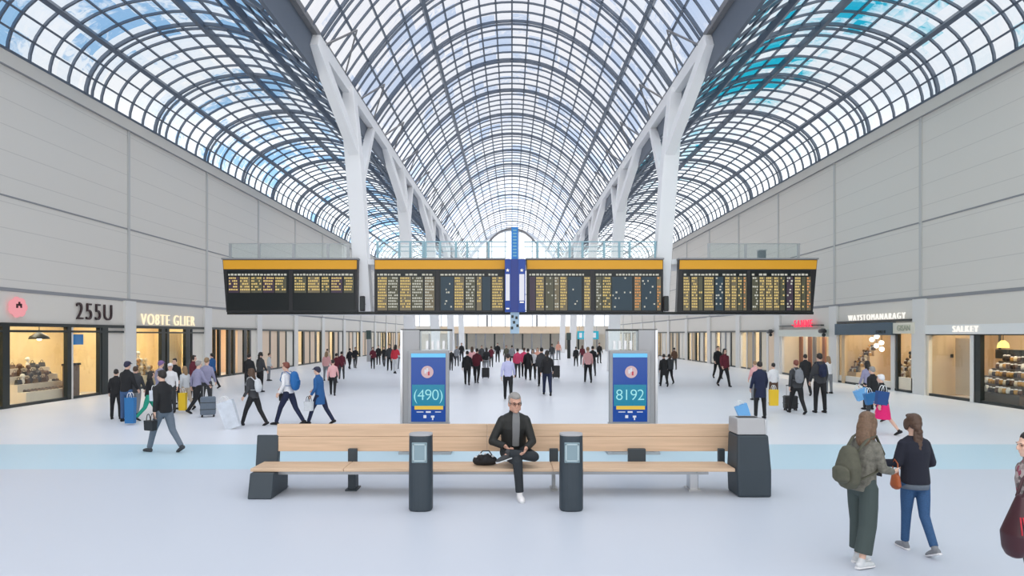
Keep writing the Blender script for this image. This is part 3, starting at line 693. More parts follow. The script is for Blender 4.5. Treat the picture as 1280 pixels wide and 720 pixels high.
# right near window: five stepped shelves of jars, a lamp, a dark panel
ya, yb = SY(1280,Rr,.9)-.6, SY(1231,Rr,.9)-.1
lev = stand(Rr, ya, yb, 5, .30, 'stepped dark stand of jars in the nearest right window', m=mat('dark stepped shelf', (.09,.07,.05), .5), rise=.27, depth=.26, base=.12)
for i, (x, z) in enumerate(lev):
    for k in range(13):
        y = ya+.15+(yb-ya-.3)*k/12
        good('jar', 'jar', (x,y,z), 'jar on the stepped shelves of the nearest right window', 'jars in the nearest right window', rr.choice(M_lt+M_bk[:2]), 'jar', sc=rr.uniform(.75,1.0))
g = empty('hanging_lamp', (HW+.55, SY(1254,Rr,.55), 1.98), label='small yellow lamp hanging in the nearest right window', cat='lamp')
MB().lathe([(.19,0),(.16,.16),(.06,.26)], n=18).build('lamp_shade', glow('yellow lamp shade', (1,.85,.25), 1.6), g, smooth=True); MB().tube([(0,0,.26),(0,0,1.12)], .012, 6).build('cord', M_black, g)
g = empty('wall_shelf', (HW+1.65, SY(1272,Rr,1.65), 1.55), label='dark hanging panel above the stepped jars on the right', cat='shelf')
MB().box(-.1,.1,-1.0,1.0,0,.34).build('shelf_board', M_dark, g); MB().box(-.02,.05,-.95,-.9,.34,1.6).build('hanger', M_dark, g); MB().box(-.02,.05,.9,.95,.34,1.6).build('hanger', M_dark, g)
# right second shop: two piles of goods
for (pa, pb, stp, nm, gr) in ((1083,1060,5,'stepped dark stand behind the blue grey awning window','goods behind the blue grey awning'),(1145,1125,6,'tall stepped stand in the narrow window beside the awning','goods in the narrow window beside the awning')):
    ya, yb = SY(pa,Rr,.8)+.1, min(SY(pb,Rr,.8)-.1, SEAM[Rr][2]-.6)
    lev = stand(Rr, ya, yb, stp, .35, nm, m=M_tan, rise=.27, depth=.22, base=.3)
    for i, (x, z) in enumerate(lev):
        for k in range(6):
            y = ya+.15+(yb-ya-.3)*k/5
            if (i+k) % 2: good('jar', 'jar', (x,y,z), 'lidded jar among the %s' % gr, 'jars, '+gr, rr.choice(M_lt+M_bk), 'jar', sc=rr.uniform(.7,.88))
            else: good('flower_vase', 'vase', (x,y,z), 'small vase with a round top among the %s' % gr, 'vases, '+gr, rr.choice(M_lt+M_bk), 'vase', sc=rr.uniform(.42,.52))
for k in range(5):
    g = empty('hanging_globe_lamp', (HW+.8+.1*(k%2), SY(1096,Rr,.8)+.22*(k-2), 1.75+.15*((k*2)%5)), label='white globe lamp in the cluster behind the awning window', cat='lamp', group='globe lamps behind the awning window')
    MB().ball((0,0,0), .12, 12, 8).build('globe', glow('white globe', (1,.95,.85), 2.5), g, smooth=True); MB().tube([(0,0,.12),(0,0,3.05-g.location.z)], .008, 5).build('cord', M_black, g)

# ------------------------------------------------------------------ two information kiosks
M_kblue = mat('kiosk screen blue', (.003,.045,.24), .25, emit=.35); M_kteal = mat('kiosk teal band', (.003,.16,.25), .3, emit=.4)
M_ktxt = glow('kiosk pale text', (.45,.95,1), .85); M_kyel = glow('kiosk yellow bar', (.95,.66,.12), .8); M_kw = glow('kiosk white mark', (.85,.9,1), .8); M_kpk = glow('kiosk pink emblem', (.85,.62,.66), .75)
M_kg = mat('kiosk grey', (.40,.40,.41), .5)
KD = 14.0
def kiosk(cx, s, txt, label):              # s=-1: pillar on the left of the screen, +1: on the right
    g = empty('information_kiosk', (cx, KD, 0), label=label, cat='kiosk')
    k = F/KD; X = lambda p: s*-p/k          # p: pixels from the screen centre towards the screen side
    def bx(p0, p1, y0, y1, z0, z1, nm, m, bevel=0): return MB().box(*sorted((X(p0),X(p1))), y0, y1, z0, z1).build(nm, m, g, bevel=bevel)
    bx(-36,-12,.16,.50,.04,2.54,'pillar',M_kg,.015); bx(-36,-33,.13,.16,.04,2.54,'pillar_edge',M_chrome)
    bx(-36,29,.18,.30,2.52,2.56,'top_bar',M_dark); bx(26,29,.18,.30,2.1,2.54,'top_post',M_kg)
    bx(-12,26,.22,.24,2.12,2.52,'glass_panel',M_rail)
    for i in range(4): bx(-4+i*7,-1+i*7,.18,.23,2.14,2.32,'spot_lamp',M_white)
    bx(-25,26,0,.16,.62,2.12,'screen_frame',mat('kiosk frame grey', (.34,.34,.35), .45),.02)
    bx(-25,26,.03,.28,.04,.62,'lower_panel',M_kg)
    bx(-36,29,-.10,.6,0,.05,'base_plate',M_grey)
    sc = bx(-21,22,-.012,0,.66,2.06,'screen',M_kblue)
    def mk(x0,x1,z0,z1,nm,m,y=-.018): return MB().box(x0,x1,y,-.012,z0,z1).build(nm,m,sc)
    w_ = 21.5/k; c0 = (X(-21)+X(22))/2
    mk(c0-w_,c0+w_,1.98,2.06,'top_strip',mat('kiosk light strip', (.10,.38,.62), .3, emit=.5))
    mk(c0-w_+.02,c0+w_-.02,.98,1.42,'teal_band',M_kteal)
    mk(c0-w_+.07,c0+w_-.05,.91,.985,'yellow_bar',M_kyel,-.02)
    em = MB().lathe([(.0,0),(.125,0),(.125,.01),(0,.012)], n=24); em.xf(Matrix.Translation((c0+.02*s,-.012,1.68)) @ Matrix.Rotation(R(90),4,'X')); em.build('emblem',M_kpk,sc)
    for dx, dz, m in ((-.04,.02,M_kw),(.03,-.02,mat('kiosk red mark', (.5,.05,.08), .4)),(0,.05,M_kw)): mk(c0+.02*s+dx-.018,c0+.02*s+dx+.018,1.68+dz-.05,1.68+dz+.03,'emblem_mark',m,-.027)
    me = text_mesh(txt, .32, .003, spacing=.92, bold=-.004); me.materials.append(M_ktxt); link_mesh('lettering', me, sc, loc=(c0,-.02,1.2), rot=(R(90),0,0))
    for dx, dz, ww, hh in ((-.17,.86,.07,.008),(.0,.86,.05,.016),(.2,.86,.06,.008),(-.07,.765,.03,.03),(.09,.765,.035,.02),(.09,.735,.012,.04)):
        if ww: mk(c0+dx-ww,c0+dx+ww,dz-hh,dz+hh,'white_mark',M_kw)
    return g
kiosk(PX(535,KD), -1, '(490)', 'left information kiosk with blue lit screen behind the bench')
kiosk(PX(788,KD), 1, '8192', 'right information kiosk with blue lit screen behind the bench')

# ------------------------------------------------------------------ bench, bollards, bin
M_wood = bpy.data.materials.new('pale oak'); M_wood.use_nodes = True
n, l = nodes_of(M_wood); b = n['Principled BSDF']; b.inputs['Roughness'].default_value = .45
tc = n.new('ShaderNodeTexCoord'); mp = n.new('ShaderNodeMapping'); mp.inputs['Scale'].default_value = (1.2,26,26); l.new(tc.outputs['Object'], mp.inputs[0])
ns = n.new('ShaderNodeTexNoise'); ns.inputs['Scale'].default_value = 1.0; ns.inputs['Detail'].default_value = 6; l.new(mp.outputs[0], ns.inputs['Vector'])
cr = n.new('ShaderNodeValToRGB'); cr.color_ramp.elements[0].position = .3; cr.color_ramp.elements[0].color = (.56,.395,.265,1); cr.color_ramp.elements[1].position = .75; cr.color_ramp.elements[1].color = (.70,.505,.345,1)
l.new(ns.outputs['Fac'], cr.inputs[0]); l.new(cr.outputs[0], b.inputs['Base Color'])
M_sl = mat('slate blue grey casing', (.028,.042,.055), .5, bump=.05, bscale=200)
BY = 10.35
g = empty('long_bench', (-.27, 10.6, 0), label='long pale wooden bench with a backrest across the hall', cat='bench')
OX, OY = -.27, 10.6
def pb(x0,x1,y0,y1,z0,z1,nm,m,par=None,bevel=0): return MB().box(x0-OX,x1-OX,y0-OY,y1-OY,z0,z1).build(nm,m,par or g,bevel=bevel)
for a, c in ((-3.95,-2.545),(-2.54,.615),(.62,3.37)):
    for y0, y1 in ((10.30,10.595),(10.60,10.88)): pb(a,c,y0,y1,.375,.425,'seat_plank',M_wood,bevel=.008)
for z0, z1 in ((.565,.80),(.803,1.0)):
    q = [(11.0+(z-.5)*.08-OY+dy, z) for z, dy in ((z0,0),(z0,.045),(z1,.045),(z1,0))]
    for a, c in ((-3.80,-.402),(-.40,3.66)): MB().prism(q,'x',a-OX,c-OX).build('back_plank', M_wood, g, bevel=.006)
pb(-3.7,3.0,10.42,10.50,.31,.37,'under_rail',M_grey); pb(-3.7,3.36,10.74,10.82,.31,.37,'under_rail',M_grey)
for i, (px_, m, wd) in enumerate(((441,M_sl,.12),(692,M_grey,.05),(866,M_chrome,.13),(352,M_grey,.05))):
    x = PX(px_, 10.8)
    pb(x-wd/2,x+wd/2,10.72,10.94,.0,.31,'leg',m,bevel=.01); pb(x-wd/2-.03,x+wd/2+.03,10.66,10.98,0,.02,'leg_foot',m)
    if px_ != 352: pb(x-.04,x+.04,10.4,10.8,.33,.375,'seat_bracket',M_grey)
for px_, wd in ((442,.07),(692,.07),(795,.14),(900,.05)):
    x = PX(px_, 11.0); pb(x-wd,x+wd,10.90,10.985,.33,.62,'back_support',M_sl,bevel=.01)
# slate end panel of the bench on the left: a block under the seat and a leaning slab behind it
def pp(poly,x0,x1,nm,m): return MB().prism([(y-OY,z) for y,z in poly],'x',x0-OX,x1-OX).build(nm,m,g,bevel=.02)
pp([(10.12,0),(10.88,0),(10.90,.37),(10.22,.37)],-3.93,-3.57,'end_base',M_sl)
pp([(10.90,.05),(11.04,.05),(11.16,.80),(11.02,.83)],-4.12,-3.77,'end_panel',M_sl)

# tall slate bin at the right end
g = empty('litter_bin', (3.64, 10.5, 0), label='tall slate litter bin with grey metal top at the right bench end', cat='bin')
MB().loft([[(-.24,-.26,0),(.26,-.26,0),(.26,.26,0),(-.24,.26,0)],[(-.255,-.25,.4),(.265,-.25,.4),(.265,.26,.4),(-.255,.26,.4)],[(-.235,-.2,.93),(.235,-.2,.93),(.235,.26,.93),(-.235,.26,.93)]]).build('body', M_sl, g, bevel=.03)
MB().loft([[(-.235,-.2,.935),(.20,-.2,.935),(.20,.25,.935),(-.235,.25,.935)],[(-.225,-.15,1.17),(.19,-.15,1.17),(.19,.25,1.17),(-.225,.25,1.17)]]).build('metal_top', M_kg, g, bevel=.012)
MB().box(.20,.235,-.14,.24,.935,1.15).build('side_plate', M_chrome, g, bevel=.01); MB().box(-.16,.13,-.02,.12,1.165,1.18).build('slot', M_black, g)
for x in (PX(526,9.55), PX(714,9.55)):
    lf = x < 0
    g = empty('bollard', (x, 9.57, 0), label='slate bollard with square panel, standing %s' % ('left of the seated man' if lf else 'right of the seated man'), cat='bollard', group='bollards before the bench')
    pr = lambda k, z: [(.165*k*_sc(math.cos(a),.7), .165*k*_sc(math.sin(a),.7), z) for a in [2*math.pi*i/28 for i in range(28)]]
    MB().loft([pr(.94,0),pr(1.0,.02),pr(1.0,.5),pr(.97,1.03),pr(.95,1.045)]).build('post', M_sl, g, smooth=False)
    MB().loft([pr(.97,1.045),pr(.97,1.065),pr(.6,1.075)]).build('top_cap', M_kg, g)
    pn = MB().box(-.105,.105,-.172,-.15,.68,.96).build('front_panel', mat('pale blue grey panel', (.22,.31,.35), .4), g, bevel=.006)
    for z in (.70,.925): MB().box(-.09,.09,-.176,-.17,z,z+.015).build('panel_line', mat('panel pale line', (.45,.55,.58), .4), pn)
    for xx in (-.09,.075): MB().box(xx,xx+.015,-.176,-.17,.70,.94).build('panel_line', mat('panel pale line', (.45,.55,.58)), pn)
# far posts and screens
for px_, py_, hpx, lb in ((461,452,39,'grey post with a dark screen head far down the left side'),(711,448,32,'dark slim post standing far down the hall right of centre')):
    x, y = fl(px_, py_); h = hpx*y/F
    g = empty('information_post', (x,y,0), label=lb, cat='post')
    MB().box(-.16,.16,-.12,.12,0,h*.78).build('post', M_kg if px_ < 600 else M_dark, g); MB().box(-.22,.22,-.14,.14,h*.72,h).build('screen_head', mat('dark green screen', (.05,.08,.075), .4), g)
g = empty('hanging_blue_sign', (PX(735,96), 96, PZ(424,96)), label='small teal lit sign hanging far down the hall on the right', cat='sign')
MB().box(-1.5,1.5,-.1,.1,0,1.15).build('sign_case', mat('teal sign', (.02,.30,.40), .4, emit=.6), g)
for k in range(4): MB().box(-1.25+k*.65,-.85+k*.65,-.12,-.1,.2,.9).build('pale_mark', M_kw, g)
for xx in (-1.2,1.2): MB().tube([(xx,0,1.15),(xx,0,3.2)], .03, 6).build('hanger_rod', M_grey, g)
# ================================================================== people
V = Vector
def rotx(v, a): return Matrix.Rotation(a, 3, 'X') @ v
def pose(lean=3, hipL=0, kneeL=4, hipR=0, kneeR=4, abdL=2, abdR=2, shL=0, elL=15, shR=0, elR=15, outL=8, outR=8, inL=0, inR=0, headyaw=0, headpitch=6, female=False, sit=False):
    """Joint positions; figure 1.75 m tall, facing -Y, +X is its left. Angles in degrees; forward flexion positive."""
    J = {}; hw = .092; sw = .165 if female else .185
    J['pel'] = V((0,0,.93))
    a = R(lean); up = V((0,-math.sin(a),math.cos(a)))
    J['waist'] = J['pel']+up*.16; J['chest'] = J['pel']+up*.36; J['sho'] = J['pel']+up*.49; J['neck'] = J['pel']+up*.565
    hd = R(headpitch); J['head'] = J['neck']+V((0,-.025-.05*math.sin(hd),.135)); J['up'] = up
    J['headM'] = Matrix.Rotation(R(headyaw),3,'Z') @ Matrix.Rotation(hd,3,'X')
    for sd, s in (('L',1),('R',-1)):
        h, k, ab = {'L':(hipL,kneeL,abdL),'R':(hipR,kneeR,abdR)}[sd]
        hp = J['pel']+V((s*hw,0,-.03)); h, k, ab = R(h), R(k), R(ab)
        td = V((s*math.sin(ab)*math.cos(h), -math.sin(h), -math.cos(h)*math.cos(ab))).normalized()
        kn = hp+td*.43
        sdv = V((s*math.sin(ab)*.4, -math.sin(h-k), -math.cos(h-k))).normalized(); an = kn+sdv*.41
        J['hip'+sd], J['kn'+sd], J['an'+sd] = hp, kn, an
        sh, el, ot, iw = {'L':(shL,elL,outL,inL),'R':(shR,elR,outR,inR)}[sd]
        sp = J['sho']+V((s*sw,0,-.01)); sh, el, ot, iw = R(sh), R(el), R(ot), R(iw)
        ud = V((s*math.sin(ot), -math.sin(sh)*math.cos(ot), -math.cos(sh)*math.cos(ot))); e = sp+ud*.285
        fd = V((s*math.sin(ot)*.5-s*math.sin(iw), -math.sin(sh+el)*math.cos(iw), -math.cos(sh+el)*math.cos(iw))).normalized()
        J['sh'+sd], J['el'+sd], J['wr'+sd], J['hd'+sd] = sp, e, e+fd*.25, fd
    return J
def ground(J):
    dz = min(J['anL'].z, J['anR'].z)-.085
    for k in J:
        if k not in ('up','headM','hdL','hdR') and isinstance(J[k], Vector): J[k] = J[k]-V((0,0,dz))
    return J
def head_mb(J, big=1.0):
    mb = MB(); M = J['headM'].to_4x4(); c = J['head']
    def b(p, r): mb.ball(c+M.to_3x3()@(V(p)*big), V(r)*big, 14, 10, M)
    b((0,.018,.035),(.074,.094,.088)); b((0,-.025,-.05),(.056,.064,.066)); b((0,-.060,-.088),(.026,.026,.020))
    b((0,-.094,-.012),(.012,.020,.026)); b((0,-.100,-.026),(.016,.014,.011)); b((0,-.072,.028),(.054,.022,.014))
    for s in (-1,1):
        b((s*.036,-.058,-.022),(.025,.028,.028)); b((s*.076,.012,-.008),(.010,.020,.032)); b((s*.052,-.01,-.055),(.018,.045,.035))
    b((0,-.082,-.055),(.022,.012,.008)); b((0,-.080,-.066),(.018,.012,.007))
    n0 = J['neck']; mb.cap([n0-J['up']*.06, n0+V((0,-.005,.02)), c+V((0,.015,-.04))], [.062,.056,.055], 12)
    return mb
def face_mb(J, big=1.0):
    mb = MB(); M = J['headM'].to_4x4(); c = J['head']
    for s in (-1,1):
        mb.ball(c+M.to_3x3()@(V((s*.030,-.079,.008))*big), V((.011,.008,.0065))*big, 8, 6, M)
        mb.ball(c+M.to_3x3()@(V((s*.030,-.087,.030))*big), V((.018,.006,.0035))*big, 8, 6, M)
    return mb
def hand_mb(J, sd, curl=28, roll=0.0):
    mb = MB(); s = 1 if sd == 'L' else -1; d = J['hd'+sd].normalized(); w = J['wr'+sd]
    side = V((0,-1,0)); side = side-d*side.dot(d)                      # thumb side points forward
    side = side.normalized() if side.length > .2 else (V((-s,0,0))-d*V((-s,0,0)).dot(d)).normalized()
    nrm = side.cross(d)*(-s if True else 1)
    if nrm.dot(V((-s,0,0))) < 0 and not roll: nrm = -nrm
    if roll:
        q = Matrix.Rotation(R(roll)*s, 3, d); side = q@side; nrm = q@nrm
    mb.cap([w-d*.03, w+d*.012], [.027,.026], 10)
    mb.tube([w-d*.005, w+d*.03, w+d*.07, w+d*.095], [(.026,.018),(.036,.017),(.041,.015),(.038,.012)], 12, side)
    for off, ln, r in ((.030,.072,.0088),(.011,.082,.0092),(-.010,.076,.0088),(-.029,.058,.0078)):
        p = w+d*.088+side*off; pts = [p-d*.015, p]; dd = V(d)
        for i, fr_ in enumerate((.44,.32,.24)):
            q = Matrix.Rotation(R(curl*(.7+.4*i)), 3, d.cross(nrm)); dd = (q@dd).normalized(); p = p+dd*ln*fr_; pts.append(p)
        mb.cap(pts, [r,r,r*.96,r*.9,r*.8], 8)
    t = w+d*.022+side*.026; t1 = t+(d*.72+side*.65+nrm*.25).normalized()*.042; t2 = t1+(d*.9+side*.15+nrm*.35).normalized()*.034
    mb.cap([t-d*.01,t,t1,t2], [.013,.0125,.0105,.0088], 8)
    return mb
def body_mesh(J, vox=.012, hvox=.0042, head_vox=.0065, curl=28, name='body', roll=(0,0), big=1.0):
    mb = MB(); up = J['up']; X = V((1,0,0))
    mb.cap([J['pel']-up*.06, J['waist'], J['chest'], J['sho']-up*.02, J['neck']], [(.13,.09),(.125,.085),(.145,.095),(.135,.07),(.06,.055)], 16, X)
    for sd in 'LR':
        mb.cap([J['sh'+sd]+(J['sho']-J['sh'+sd])*.22+V((0,0,-.045)), J['el'+sd], J['wr'+sd]], [.040,.036,.027], 10)
        mb.cap([J['hip'+sd], J['kn'+sd]*.5+J['hip'+sd]*.5, J['kn'+sd], J['kn'+sd]*.6+J['an'+sd]*.4, J['an'+sd]], [.078,.07,.050,.050,.034], 12)
        f = foot_dir(J, sd); mb.cap([J['an'+sd]+V((0,0,-.02)), J['an'+sd]+f*.09+V((0,0,-.055))], [.035,.028], 8)
    main = remesh(mb, vox, 3)
    hd = remesh(head_mb(J, big), head_vox, 4)
    items = [(main,0),(hd,0)]
    for i, sd in enumerate('LR'): items.append((remesh(hand_mb(J, sd, curl, roll[i]), hvox, 2, fac=.35),0))
    items.append((face_mb(J, big).mesh('f', True),1))
    return join_meshes(name, items)
def foot_dir(J, sd):
    if 'ft'+sd in J: return J['ft'+sd].normalized()
    k, a = J['kn'+sd], J['an'+sd]; t = (a-k).normalized(); f = V((0,-1,0)); f = f-t*f.dot(t)*.75
    f.z = min(f.z, .12) if a.z > .1 else 0
    return f.normalized()
def shoe_mesh(J, sd, name='shoe', high=.0):
    a = J['an'+sd]; f = foot_dir(J, sd); s = V((f.y,-f.x,0)); s = s.normalized() if s.length > .1 else V((1,0,0))
    u = s.cross(f).normalized()
    if u.z < 0: u = -u
    o = a-u*.085
    rings = [o+f*-.075+u*.035, o+f*-.05+u*.04, o+f*.02+u*.043, o+f*.10+u*.036, o+f*.16+u*.028, o+f*.19+u*.022]
    mb = MB().tube(rings, [(.022,.030),(.036,.040),(.040,.043),(.046,.036),(.038,.027),(.018,.016)], 14, s)
    mb.cap([o+u*.05-f*.02, a+u*(.01+high)], [.04,.042], 12)
    me = remesh(mb, .008, 2, name); return me
def sole_mesh(J, sd, name='sole'):
    a = J['an'+sd]; f = foot_dir(J, sd); s = V((f.y,-f.x,0)); s = s.normalized() if s.length > .1 else V((1,0,0))
    u = s.cross(f).normalized()
    if u.z < 0: u = -u
    o = a-u*.085
    P = [(-.088,.020),(-.07,.036),(-.03,.040),(.03,.040),(.09,.048),(.14,.046),(.18,.032),(.197,.014)]
    return MB().tube([o+f*x+u*.011 for x,_ in P], [(w,.011) for _,w in P], 12, s, .6).mesh(name)
def top_mesh(J, hem=.06, vox=.011, fem=0, bulk=1.0, cuff=1.0, name='jacket', flare=0, collar=True):
    """coat, jacket or jumper; hem: how far it hangs below the pelvis joint"""
    mb = MB(); up = J['up']; X = V((1,0,0)); k = bulk; f = 1-.1*fem
    lo = J['pel']-V((0,0,1))*hem
    pts = [lo, J['pel'], J['waist'], J['chest'], J['sho']-up*.015, J['sho']+up*.035, J['neck']-up*.005]
    rad = [(.178*k*f+flare,.135*k+flare),(.178*k*f,.130*k),(.165*k*f,.122*k),(.192*k*f,.132*k),(.180*k*f,.100*k),(.130*k*f,.080*k),(.072,.066)]
    mb.tube(pts, rad, 24, X)
    for sd in 'LR':
        s, e, w = J['sh'+sd], J['el'+sd], J['wr'+sd]; w = e+(w-e)*cuff
        s = s+(J['sho']-s)*.14+V((0,0,-.028))
        mb.cap([s, s*.5+e*.5, e], [.062*k,.060*k,.054*k], 14)
        mb.tube([s*.15+e*.85, e, e*.5+w*.5, w-(w-e)*.03], [.05*k,.054*k,.048*k,.043*k], 14)
    if collar: mb.tube([J['neck']-up*.035, J['neck']+up*.028], [(.076,.076),(.068,.070)], 16, X)
    return remesh(mb, vox, 5, name)
def trousers_mesh(J, vox=.011, wide=0.0, length=1.0, name='trousers', slim=1.0):
    mb = MB(); X = V((1,0,0)); up = J['up']
    mb.cap([J['pel']-V((0,0,.05)), J['pel']+up*.07], [(.168*slim,.122*slim),(.158*slim,.112*slim)], 18, X)
    for sd in 'LR':
        h, k, a = J['hip'+sd], J['kn'+sd], J['an'+sd]; a = k+(a-k)*length
        mb.cap([h, h*.5+k*.5, k], [.098*slim,.088*slim+wide*.4,.068*slim+wide*.8], 16)
        mb.tube([k+(h-k)*.08, k, k*.55+a*.45, a], [.066*slim+wide*.8,.068*slim+wide*.8,.060*slim+wide,.054*slim+wide*1.2], 16)
    return remesh(mb, vox, 4, name)
def skirt_mesh(J, vox=.012, length=.45, name='skirt'):
    P = J['pel']; k = (J['knL']+J['knR'])*.5
    mb = MB().tube([P+J['up']*.06, P-V((0,0,.05)), P*.4+k*.6, k-V((0,0,.02))], [(.155,.115),(.18,.14),(.20,.20),(.21,.23)], 24, V((1,0,0)))
    return remesh(mb, vox, 4, name)
def hair_mesh(J, style='short', vox=.008, name='hair', big=1.0):
    mb = MB(); M = J['headM'].to_4x4(); c = J['head']
    def b(p, r): mb.ball(c+M.to_3x3()@(V(p)*big), V(r)*big, 14, 10, M)
    b((0,.030,.058),(.080,.092,.078)); b((0,.062,.015),(.074,.062,.075))
    for s in (-1,1): b((s*.068,.022,.02),(.016,.045,.045))
    if style == 'short': b((0,-.035,.098),(.058,.045,.028))
    if style == 'bald': mb = MB(); b((0,.066,.0),(.073,.055,.06)); [b((s*.070,.020,.01),(.013,.048,.042)) for s in (-1,1)]; b((0,.03,.085),(.068,.075,.045))
    if style == 'receding': mb = MB(); b((0,.035,.058),(.079,.088,.078)); b((0,.062,.015),(.074,.060,.07)); b((0,-.01,.085),(.06,.07,.042)); [b((s*.066,.022,.012),(.014,.042,.042)) for s in (-1,1)]
    if style in ('long','tail'):
        b((0,-.030,.100),(.060,.045,.028))
        for s in (-1,1): b((s*.074,-.005,.0),(.020,.05,.07))
    if style == 'long':
        b((0,.072,-.05),(.086,.052,.11)); b((0,.085,-.15),(.080,.044,.12))
        for s in (-1,1): b((s*.072,.02,-.09),(.030,.048,.11))
    if style == 'tail':
        for i in range(7): b((.012*math.sin(i*2.1),.098+.012*math.sin(i*1.3),.02-.05*i),(.050-.003*i,.036,.046))
        for s in (-1,1): b((s*.035,.10,-.13),(.02,.02,.10))
    if style == 'bun': b((0,.075,.13),(.05,.05,.045))
    if style == 'cap': b((0,.0,.075),(.085,.105,.062)); b((0,-.115,.062),(.062,.055,.010))
    return remesh(mb, vox, 3, name)

SK = [mat('skin light', (.72,.46,.35), .5), mat('skin tan', (.50,.29,.19), .5), mat('skin dark', (.18,.09,.055), .5)]
M_eye = mat('dark eyes and brows', (.05,.035,.03), .4)
HAIRC = {'dark': mat('dark hair', (.018,.013,.011), .5, bump=.3, bscale=150), 'brown': mat('brown hair', (.085,.045,.025), .5, bump=.3, bscale=150), 'fair': mat('fair hair', (.30,.19,.10), .5, bump=.3, bscale=150),
         'red': mat('reddish hair', (.20,.055,.035), .5), 'grey': mat('grey hair', (.30,.285,.27), .6, bump=.4, bscale=120), 'white': mat('white hat', (.78,.77,.78), .7), 'navy': mat('navy cap', (.02,.02,.05), .6), 'purple': mat('purple hat', (.22,.13,.30), .7)}
CL = {'black':(.012,.012,.014),'navy':(.010,.016,.050),'grey':(.22,.23,.25),'charcoal':(.045,.047,.052),'white':(.78,.77,.78),'lilac':(.52,.52,.75),'lavender':(.30,.29,.42),'maroon':(.12,.012,.025),
      'pink':(.72,.07,.17),'peach':(.75,.38,.28),'blue':(.018,.10,.28),'denim':(.045,.10,.22),'green':(.02,.33,.22),'rose':(.78,.42,.42),'red':(.55,.03,.05),'greyjeans':(.13,.16,.20),'beige':(.55,.45,.35),'brown':(.10,.05,.03),'hotpink':(.80,.015,.17),'teal':(.02,.14,.22),'pale':(.62,.64,.66),'olive':(.10,.10,.07)}
def cloth(k): return mat('cloth '+k, CL[k], .8, bump=.25, bscale=30, vary=.15)
PROTO = {}
def proto(p):
    if p in PROTO: return PROTO[p]
    J = ground({'walk': lambda: pose(lean=5,hipL=24,kneeL=6,hipR=-17,kneeR=22,shL=-18,elL=22,shR=16,elR=25),
         'stride': lambda: pose(lean=7,hipL=26,kneeL=8,hipR=-20,kneeR=14,shL=-8,elL=40,shR=10,elR=55),
         'step': lambda: pose(lean=4,hipL=12,kneeL=4,hipR=-9,kneeR=26,shL=-10,elL=18,shR=14,elR=70,inR=25),
         'stand': lambda: pose(lean=2,hipL=1,kneeL=2,hipR=-1,kneeR=3,abdL=4,abdR=4,shL=4,elL=20,shR=6,elR=25),
         'phone': lambda: pose(lean=4,hipL=2,kneeL=3,hipR=-3,kneeR=5,abdL=3,abdR=3,shL=15,elL=85,inL=28,shR=22,elR=75,inR=20,headpitch=18)}[p]())
    sh = [remesh and shoe_mesh(J, s) for s in 'LR']
    PROTO[p] = dict(J=J, body=body_mesh(J, .014, .0055, .0085), jacket=top_mesh(J,.07,.014), coat=top_mesh(J,.30,.014,flare=.012,name='coat'), jumper=top_mesh(J,.03,.014,bulk=.93,name='jumper',collar=False),
        trousers=trousers_mesh(J,.014), shoes=sh, hair={}, skirt=None)
    return PROTO[p]
def person(px, py, h, p, top, topc, legc, hair, hairc, face, label, skin=0, shoe='black', group=None, skirt=False):
    """px, py: where the feet stand in the photo; h: height in photo pixels; face: degrees, 0 looks at the camera, 90 looks to the right, 180 away"""
    x, y = fl(px, py); hm = min(1.88, max(1.42, h*y/F)); Q = proto(p)
    g = empty('person', (x, y, 0), R(face), label, 'person', group); g.scale = (hm/1.75,)*3
    if hair not in Q['hair']: Q['hair'][hair] = hair_mesh(Q['J'], hair, .010)
    link_mesh('body', Q['body'], g, [SK[skin], M_eye]); link_mesh(top, Q[top], g, [cloth(topc)])
    if skirt:
        if Q['skirt'] is None: Q['skirt'] = skirt_mesh(Q['J'])
        link_mesh('skirt', Q['skirt'], g, [cloth(legc)])
    else: link_mesh('trousers', Q['trousers'], g, [cloth(legc)])
    for me in Q['shoes']: link_mesh('shoe', me, g, [cloth(shoe)])
    link_mesh('cap' if hair == 'cap' else 'hair', Q['hair'][hair], g, [HAIRC[hairc]])
    g['_p'] = p
    return g
def at(g, j, off=(0,0,0)):                  # a joint of a placed figure in the world
    q = PROTO[g['_p']]['J'][j]+V(off); s = g.scale[0]; a = g.rotation_euler[2]
    q = Matrix.Rotation(a,3,'Z')@(q*s); return q+V(g.location)
